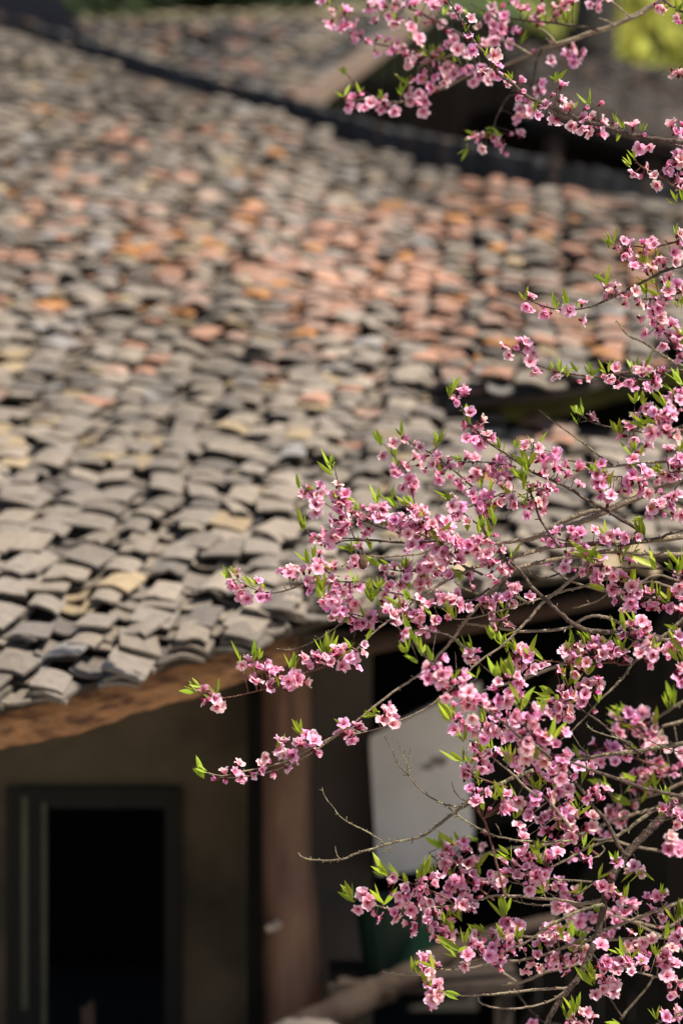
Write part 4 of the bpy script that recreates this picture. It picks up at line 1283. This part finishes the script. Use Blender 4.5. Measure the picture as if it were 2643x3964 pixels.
BR('C', "960,1110 900,1060 830,1020 760,960 650,880 560,820 440,700 380,640 330,570", 3.6, 1.4, -.5, -.6,
   "410,690,5 440,680,5 400,730,5 450,730,6 430,760,6 480,720,5 460,790,6 500,760,5 490,800,6 550,770,6 530,800,5 570,810,5 540,850,6 580,860,5 620,840,6 630,820,5 600,880,4 450,660,4 640,850,4 470,750,5 560,840,5",
   "505,735,1.2 660,890,1.2 620,730,.8", 'dark', .3, fs=1.0)
BR('C', "760,960 765,880 770,810 770,740", 2.8, 1.4, -.3, -.35, "740,760,6 780,760,6 730,790,5 810,780,6 770,810,6 800,830,5 730,840,4 790,740,5 730,860,3 750,740,4 820,800,4", "720,730,1.6 790,725,1.7 760,710,1.3", 'red', .3, fs=1.0)
BR('C', "1200,790 1130,800 1080,830 1020,850 960,870", 2.4, 1.4, 0, 0,
   "950,850,5 990,860,6 970,890,6 1020,890,6 1040,830,4 1000,820,5 1060,860,4 950,880,4 1030,910,4 1090,860,3 1110,810,5 1130,830,4 1100,790,5 1160,740,5 1170,770,4 1150,880,3 1020,790,4 960,910,4 1140,770,4 990,720,2 930,880,4 1000,920,3",
   "960,800,1.9 975,790,1.4 1050,840,1.8 1040,760,1.5 1070,750,1.4 1180,825,1.3 1020,730,1.4", 'red', .5)
BR('C', "1568,1290 1400,1250 1200,1180 1000,1110 930,1060 870,1000 820,930 800,880 830,830", 4, 1.6, -.45, -.5,
   "790,890,6 850,880,6 880,900,6 860,930,6 800,930,6 820,960,6 780,990,5 840,1000,6 870,970,5 800,1030,6 820,1070,6 870,1050,6 850,1090,6 920,1060,6 930,1030,5 900,1100,6 950,1080,6 980,1050,5 810,1110,6 850,1130,5 960,1130,5 1000,1160,6 1030,1130,5 900,1140,5 1020,1090,5 890,1020,5 840,1040,4 980,1110,4",
   "820,840,1.7 900,1095,1.4 780,1110,1.5 820,880,1.3 960,1005,1.4 910,870,1.4", 'dark', .3, fs=1.0)
BR('C', "830,1010 760,985 690,970 620,970 560,950 510,920", 2.6, 1.3, -.25, -.25,
   "530,940,6 560,930,5 580,960,6 540,970,5 620,960,6 640,980,6 670,940,5 690,970,6 720,960,5 700,1000,5 660,1000,4 730,930,4 600,990,4 600,950,4 650,960,4 745,960,4",
   "500,915,1.7 520,905,1.4 560,1015,1.3 650,925,1.3 485,905,1.1", 'red', .4, fs=1.0)
BR('C', "900,1290 840,1240 790,1187 720,1130 640,1060 590,1030 560,1010", 3, 1.3, -.02, -.05,
   "610,1070,4 640,1090,4 620,1100,3 650,1130,5 670,1150,4 715,1085,4 600,1050,2 630,1120,3 700,1095,3", "650,1055,1.6 620,1035,1.3 560,1100,1.8 580,1125,1.5 770,1115,1.5 680,1060,1.1", 'tan', .8)
# ---- right, soft, behind
BR('C', "1660,820 1568,850 1500,890 1440,930 1380,960 1300,960", 5, 2, .9, 1.0,
   "1290,970,6 1320,920,6 1350,970,6 1330,1000,6 1390,960,6 1380,1000,5 1430,990,5 1310,1040,5 1250,920,4 1330,890,5 1370,920,5 1470,1030,5 1400,1060,4 1260,930,3 1410,940,4",
   "1270,895,1.7 1300,875,1.5 1440,935,1.6 1290,945,1.4 1340,955,1.2 1370,1065,1.2 1500,865,1.5 1520,835,1.8 1530,850,1.4", 'tan', .3, fs=1.1)
BR('C', "1660,920 1568,940 1470,965", 5, 3.5, .9, .9, "1440,1080,5 1430,1130,6 1460,1150,5 1510,1170,5 1390,1170,5 1550,1090,4", "1350,1175,1.8 1500,1120,1.2", 'tan', .3, fs=1.1)
BR('C', "1480,1150 1400,1130 1300,1090 1240,1060 1170,1070", 3, 1.5, .7, .8, "1190,1060,5 1180,1090,5 1240,1050,5 1260,1090,5 1280,1100,5 1310,1110,4 1200,1110,4 1110,1110,4 1130,1130,4 1160,1080,4 1230,1080,4", "1100,1080,1.4 1120,1100,1.3", 'red', .3, fs=1.08)
BR('C', "1660,1020 1568,1040 1450,1060 1350,1080 1250,1090 1150,1105 1060,1120", 6, 4, .02, .1, "", "", 'lichen', 1.2)
BR('C', "1380,1090 1350,1075 1300,1040 1240,990 1180,940 1120,900 1090,880", 3.6, 1.8, -.02, 0, "", "", 'dark', 1.2)
BR('C', "1330,1045 1270,1020 1200,1000 1150,980 1120,950", 2.2, 1.3, -.02, 0, "", "", 'lichen', 1.5)
BR('C', "1640,1130 1568,1090 1480,1060 1400,1020 1320,960", 1.8, 1, -.05, -.05, "", "", 'dark', 1.2)
BR('C', "1130,1090 1090,1050 1060,1000", 1.6, .9, -.02, -.02, "", "", 'dark', 1.5)
BR('C', "1100,640 1010,680 900,720 820,750 640,800", 4.4, 2.6, .6, .65, "", "", 'tan', .4)
BR('C', "525,740 525,690 520,620", 1.6, .9, .05, .05, "", "", 'dark', 1.8)
# ---- bare lichened twigs against the white wall
BR('D', "880,20 790,55 700,95 600,150 540,200 470,250 400,310 330,335 250,350 150,380 60,405 0,430 -80,435 -170,425 -200,400", 4.4, 1.8, 0, 0, "", "", 'lichen', 1.9)
BR('D', "600,158 560,190 480,180 400,140 350,100 310,50 265,0 230,-75 195,-137", 2.6, 1.0, 0, .02, "", "", 'lichen', 1.9)
BR('D', "305,40 302,0 285,-40 255,-115", 1.6, .8, 0, 0, "", "", 'lichen', 1.6)
BR('D', "308,45 310,0 315,-85", 1.5, .8, .01, .01, "", "", 'lichen', 1.6)
BR('D', "200,365 190,355 130,310 60,275 0,240 -40,190 -75,145 -90,100", 2.2, .9, 0, .02, "", "", 'lichen', 1.7)
BR('D', "600,155 555,157 520,120 505,75", 1.8, .9, 0, 0, "", "", 'lichen', 1.6)
BR('D', "-10,432 -25,400 -30,370", 1.7, .9, 0, 0, "", "", 'lichen', 1.6)
BR('D', "1060,345 960,350 830,345 700,320 580,260 490,192", 3, 1.8, 0, 0, "", "", 'lichen', 1.6)
BR('D', "732,322 720,290 706,266", 1.6, 1, 0, 0, "", "", 'lichen', 1.2)
BR('D', "220,400 225,375 205,388 170,408", 1.6, .9, 0, 0, "", "", 'lichen', 1.2)
# ---- lower right: the dark main stem
BR('D', "1700,40 1568,140 1500,200 1450,260 1400,310 1340,370 1290,430 1240,520 1210,600 1195,680 1180,760 1150,840 1120,910 1080,980 1040,1030 980,1110 940,1187 915,1250", 11, 6, .1, .1, "", "", 'dark', .6)
BR('D', "1330,400 1300,410 1250,330 1210,250 1150,180 1100,110 1060,60 1030,0 1000,-50", 5, 3, .0, -.05,
   "1140,110,6 1120,130,5 1190,140,5 1170,170,4 1210,110,5 1100,20,4 1120,10,4 1060,20,4", "1100,65,1.4 1080,175,1.3 1115,160,1.2", 'dark', .7)
BR('D', "1660,100 1568,130 1480,180 1380,240 1300,300 1200,350 1120,380 1040,430 960,470 900,520 820,545", 5.4, 2, 0, 0,
   "820,410,6 740,450,4 760,500,5 750,520,4 800,510,5 830,470,5 860,510,6 880,460,6 910,490,5 900,540,5 930,470,5 950,440,5 990,400,5 960,430,5 870,560,4 880,530,5 840,450,4 1110,440,4 1130,440,3 840,420,4 800,480,4 930,500,4",
   "780,410,1.7 760,390,1.4 910,410,1.8 930,430,1.5 770,490,1.2 930,560,1.6 900,380,1.3 1110,350,1.7 1130,385,1.4", 'lichen', 1.0)
BR('D', "760,600 745,580 720,480 690,370 660,260 645,240", 3, 2, -.25, -.3, "610,180,5 650,130,3 668,205,2 740,165,5 720,190,4 760,180,4 730,200,3 600,110,4 610,160,3", "650,185,1.2 710,135,1.3 745,130,1.6 800,115,1.3", 'red', .3)
BR('D', "760,100 700,80 640,60 590,30 570,-20", 2.4, 1.4, -.05, -.1, "580,40,5 560,60,4 600,110,4 590,20,4 575,70,3 610,60,3", "620,40,1.5 630,70,1.1", 'red', .4)
BR('D', "1060,300 1000,220 940,150 880,100 800,20 740,-30", 3.4, 2, .1, .1,
   "830,160,6 820,190,5 850,200,5 880,190,5 850,170,5 870,210,4 880,130,4 930,80,4 940,95,3 830,80,4 850,60,4 800,20,5 850,10,5 890,20,4 860,240,4 830,300,6 840,330,4 820,280,4 900,160,4",
   "910,90,1.4 790,155,1.3 800,225,1.3 940,60,1.2 880,80,1.1", 'tan', .5)
BR('D', "1180,420 1120,360 1060,290 1010,220 990,130 1000,60 990,0", 3.4, 1.8, .3, .3,
   "990,20,6 960,50,4 1010,60,4 1000,110,5 1030,110,6 990,150,6 1020,160,6 1050,130,5 1000,200,6 1040,210,6 990,250,6 960,280,6 1010,280,6 1060,250,6 1050,290,6 1040,330,5 980,330,6 930,240,5 910,250,5 940,300,5 990,360,5 1000,390,5 1060,370,5 1080,270,5 1100,240,5 1120,260,5 1130,300,4 1150,290,4 1060,200,5 1080,320,4 1060,400,4 970,220,5",
   "1000,275,1.3 1010,375,1.2 960,180,1.0 1090,210,1.2 980,100", 'red', .4)
BR('D', "1700,60 1568,80 1450,130 1330,160 1250,170", 5, 2, .9, 1.0,
   "1210,180,5 1280,80,6 1320,110,5 1330,60,5 1260,150,4 1300,230,5 1280,260,4 1240,230,4 1340,210,4 1180,330,4 1400,30,6 1450,20,6 1490,30,4 1550,10,4 1400,80,5 1360,120,4 1250,200,4",
   "1210,65,1.7 1230,75,1.5 1390,90,2.0 1330,155,1.6 1400,60,1.6 1440,80,1.5 1370,150,1.5", 'tan', .3, fs=1.1)
BR('D', "1690,180 1568,190 1440,200 1330,225 1200,270 1060,330 900,370 760,380 640,410", 5, 3, .9, 1.0, "640,345,4 650,440,5", "620,325,1.2", 'tan', .3)
BR('D', "1690,420 1568,410 1450,390 1340,370 1250,345 1150,340", 4, 2.5, .8, .9, "1500,380,6 1540,370,5 1530,400,6 1520,340,4 1560,360,5 1490,410,4 1550,400,4 1510,360,4", "", 'tan', .3, fs=1.08)
BR('D', "1660,180 1568,210 1510,240 1460,255 1420,262", 3, 1.6, .0, 0, "1520,200,5 1550,230,5 1510,230,4 1540,160,4 1530,280,4 1560,200,4 1460,255,2 1545,260,3 1530,240,3", "1465,210,1.3 1490,150,1.5 1500,130,1.1", 'lichen', 1.0)
BR('D', "1330,395 1350,430 1350,475", 2, 1.2, .1, .1, "1350,490,3 1340,470,2 1370,500,2", "1360,445,1.6 1380,465,1.4", 'dark', .6)
BR('D', "1300,420 1260,460 1200,510 1100,580 1060,600", 2.6, 1.4, .05, .1, "1260,450,3 1250,460,2 1200,560,4 1180,550,4 1240,590,4 1250,570,3 1220,540,3", "1180,505,1.4 1260,435,1.2 1090,560", 'lichen', 1.0)
BR('D', "1230,530 1180,535 1100,530 1010,525 930,515", 3, 2, .08, .1, "", "", 'lichen', 1.4)
BR('D', "1195,365 1205,390 1170,420 1135,420", 2.2, 1.4, .1, .1, "", "", 'lichen', 1.0)
BR('D', "1210,615 1100,635 1000,615 900,610 800,600 690,600 550,640 400,650 250,660 150,640 95,605", 4.4, 1.3, .1, .25,
   "100,585,4 130,610,3 100,640,4 150,670,3 160,690,2 205,670,4 260,690,4 290,690,5 280,630,5 310,640,6 350,650,6 340,710,6 380,690,6 410,730,6 440,760,5 400,770,5 430,690,6 470,740,5 430,650,6 490,640,6 550,650,6 580,640,6 600,660,5 450,790,3 480,770,3 400,710,4 320,680,4 370,740,4 510,690,4",
   "50,580,1.8 55,600,1.4 190,610,1.7 480,715,1.8 510,745,1.6 500,675,1.2 550,695,1.3 30,590,1.2", 'tan', .5)
BR('D', "700,620 640,570 560,520 480,470 430,430 400,400", 3, 1.4, .35, .35,
   "460,420,5 500,380,5 470,450,5 510,430,6 550,460,6 540,400,5 590,390,5 580,430,5 600,520,6 620,560,5 640,550,5 680,500,4 690,550,4 560,380,4 500,550,6 530,520,6 520,600,6 600,600,5 470,580,6 440,600,6 610,480,4 570,560,5 550,500,4",
   "470,365,1.6 450,355,1.5 520,345,1.5 500,495,1.4 630,475,1.7 620,460,1.4 430,485,1.3 540,340,1.2", 'red', .3)
BR('D', "520,640 460,600 400,570 320,540 260,520 215,490", 2.6, 1.3, .15, .15,
   "240,510,4 230,570,4 220,545,3 270,580,5 310,560,5 330,600,6 350,570,6 380,590,6 400,610,6 400,520,5 430,560,6 300,600,4 360,610,5 390,550,4 270,600,4",
   "210,480,1.8 260,500,1.3 300,530,1.4 370,490,1.7 350,510,1.4 190,500,1.1", 'red', .4)
BR('D', "830,545 850,580 820,600 760,600 740,560", 2.4, 1.4, .05, .05, "", "760,580,1.0", 'tan', .8)
BR('D', "960,640 900,640 830,630 780,618", 2.4, 1.6, .05, .05, "", "", 'lichen', 1.2)
BR('D', "1180,640 1120,650 1060,640 1000,620 960,590", 3, 1.6, .5, .5,
   "1000,580,6 960,570,5 1040,590,6 1000,620,6 1050,630,6 1070,610,5 990,650,5 1060,660,5 1020,660,4 930,570,4 1030,620,4 980,610,4", "930,555,1.6 1090,575,1.1", 'tan', .3, fs=1.06)
BR('D', "1660,660 1500,740 1350,720 1250,690 1150,700 1090,700", 4.4, 2, .8, .8, "1100,710,6 1130,710,5 1150,690,4 1120,740,4 1090,700,5 1220,710,5 1230,700,3 1210,760,4 1190,690,4", "1180,660,1.2", 'tan', .3, fs=1.08)
BR('D', "1680,570 1568,620 1460,660 1380,690 1280,730 1200,755 1150,790 1060,850", 5.2, 3, .15, .2, "1470,700,4 1450,740,4 1410,690,4 1480,690,3 1430,650,3 1550,730,4 1560,760,4 1460,605,3 1480,620,3 1310,640,4 1350,630,4 1300,660,4 1310,680,3 1440,690,3", "1480,760,1.4 1530,695,1.6 1560,680,1.6 1300,600,1.6 1460,600,1.1", 'tan', .8)
BR('D', "1680,800 1568,790 1430,790 1300,795 1200,800 1050,800 900,790 810,780 650,770 500,770", 4.6, 2.2, .25, .35,
   "720,745,5 770,710,5 780,740,4 740,770,4 700,770,4 650,790,4 690,790,4 790,740,3 1350,800,5 1340,830,4 1320,780,4 1400,820,5 1420,830,4 1390,790,4 1480,820,4 1500,830,4 1530,800,5 1550,820,4 1540,780,3 750,740,4 1370,820,3",
   "740,670,2.0 755,660,1.5 660,745,1.4 620,795,1.3 1490,775,1.3 1530,785,1.2 1370,765,1.5 1440,855,1.2", 'tan', .6)
BR('D', "1200,640 1170,645 1090,670 1000,710 930,750 880,790 830,820 780,840 720,865 640,885 540,915 450,938", 4, 1.6, 0, 0,
   "770,790,5 780,820,4 750,810,4 760,850,4 720,860,6 700,840,5 690,870,4 730,890,5 700,910,3 620,830,4 600,840,4 640,860,3 580,880,4 575,910,3 590,820,2 740,830,3 710,885,3",
   "545,825,1.9 530,855,1.4 665,855,1.6 740,775,1.3 800,775 810,795,.8 560,800,1.3", 'lichen', 1.0)
BR('D', "445,938 415,930 410,990 430,1050 445,1075", 1.8, 1.1, -.02, -.02,
   "375,895,4 400,920,4 380,950,5 410,950,4 370,970,3 430,1000,3 410,1040,4 440,1050,5 400,1060,4 430,1080,3 460,1030,3 395,890,3 420,1060,3", "340,900,1.6 330,925,1.2 340,945,1.1 425,920,1.4 410,985,1.7 390,1015 470,1025,1.1", 'red', .4)
BR('D', "1110,790 1070,810 980,850 850,890 700,905 600,930 450,942 340,960 260,958 185,945", 4.4, 1.6, .2, .25, "850,920,6 880,910,5 840,860,3 930,890,5 890,930,4 960,920,4 980,890,5 1000,900,5 1030,940,4 930,820,6 970,830,5 940,770,6 960,740,5 990,790,4 920,790,4 1020,800,5 945,800,4", "990,750,1.6 1020,770,1.6 1050,785,1.4 905,850,1.1", 'tan', .7)
BR('D', "1140,860 1100,850 1050,870 1010,890", 2.6, 1.6, .3, .3, "1050,860,6 1040,890,5 1090,860,5 1100,830,5 1130,850,5 1070,870,5 1110,870,4", "1090,805,1.7 1090,765,1.3 1110,845,1.3 1070,840", 'red', .4)
BR('D', "1060,1005 1040,1020 880,1030 750,1045 620,1055 490,1055", 3.6, 2, .1, .1, "", "", 'tan', 1.3)
BR('D', "1045,1025 1020,1040 960,1080 850,1110 720,1115 640,1090 625,1062", 3.2, 1.5, .1, .1, "", "", 'tan', 1.4)
BR('D', "1120,900 1100,905 1010,930 930,950 830,995 730,1005", 4.6, 3, .5, .5, "", "", 'tan', .5)
BR('D', "800,990 790,985 740,950", 3.4, 2.2, .55, .55, "", "", 'tan', .5)
BR('D', "1680,1000 1568,990 1480,975 1400,960 1330,940 1280,925 1180,900", 3.4, 1.6, 0, .02,
   "1190,890,4 1210,910,4 1180,920,4 1230,930,4 1200,870,3 1280,890,5 1310,880,5 1290,920,5 1330,910,5 1310,950,4 1380,920,4 1400,915,3 1460,890,5 1490,900,5 1480,930,5 1520,940,4 1500,880,4 1520,890,5 1500,1000,5 1510,1040,5 1490,980,4 1530,1050,4 1540,1010,4 1245,905,3 1450,915,3",
   "1300,860,1.8 1330,865,1.3 1385,895,1.1 1440,860,1.1 1160,940,1.2", 'tan', .7)
BR('D', "1290,1160 1240,1080 1210,1020 1190,980", 2.2, 1.3, .05, .05, "1200,990,4 1240,1000,4 1210,1030,5 1190,1020,4 1230,1040,4 1200,1060,3 1220,1010,3", "1160,985,1.7 1150,975,1.2", 'dark', .5)
BR('D', "1120,1280 1090,1220 1070,1165 1060,1130", 2.2, 1.3, 0, 0, "1060,1160,4 1090,1140,4 1070,1180,4 1110,1170,4 1040,1175,3 1130,1185,3", "1060,1120,1.7 1040,1145,1.3 1075,1110,1.2", 'red', .4)
BR('D', "1660,1090 1568,1140 1490,1165 1420,1200 1280,1240", 3.4, 2.4, .2, .2, "1470,1160,4 1500,1170,4 1540,1170,3", "1280,1175,1.4 1450,1145,1.3", 'lichen', .8)
BR('D', "1280,1165 1340,1090 1400,1020 1430,970", 3, 1.6, .8, .8, "", "", 'lichen', .4)
BR('D', "1110,1240 1000,1190 940,1180 890,1150 800,1040", 3.6, 1.8, .8, .9, "880,1170,2 870,1180,2", "", 'dark', .5)
BR('D', "1700,900 1568,850 1500,800 1420,760 1300,700 1230,660 1150,620", 3.6, 1.8, .8, .9, "", "", 'tan', .4)
BR('D', "1240,860 1190,900 1150,860 1170,840", 2, 1.2, .05, .05, "", "", 'dark', .8)
# dried fruit left hanging from last year
df = MB()
c0 = P(1404, 2180, FOCUS - .02)
ns, vv = 9, []
for j in range(7):
    ph = -math.pi / 2 + math.pi * j / 6
    for k in range(ns):
        th = 2 * math.pi * k / ns
        q = rt.uniform(.86, 1.12)
        vv.append(c0 + Vector((.013 * math.cos(ph) * math.cos(th) * q, .012 * math.cos(ph) * math.sin(th) * q, .018 * math.sin(ph))))
df.add(vv, [(j * ns + k, j * ns + (k + 1) % ns, (j + 1) * ns + (k + 1) % ns, (j + 1) * ns + k) for j in range(6) for k in range(ns)])
df.tube([c0 + Vector((0, 0, .016)), c0 + Vector((.006, .05, .03)), P(1420, 2150, FOCUS + .38)], [.0016, .0014, .0014], 6, .1, r=rt)
adopt(df.build('dried_fruit', mat('dried_fruit_skin', (.10, .055, .03), .9, .4, 80, .6, 120), smooth=True), tree)
print('flowers', stats)
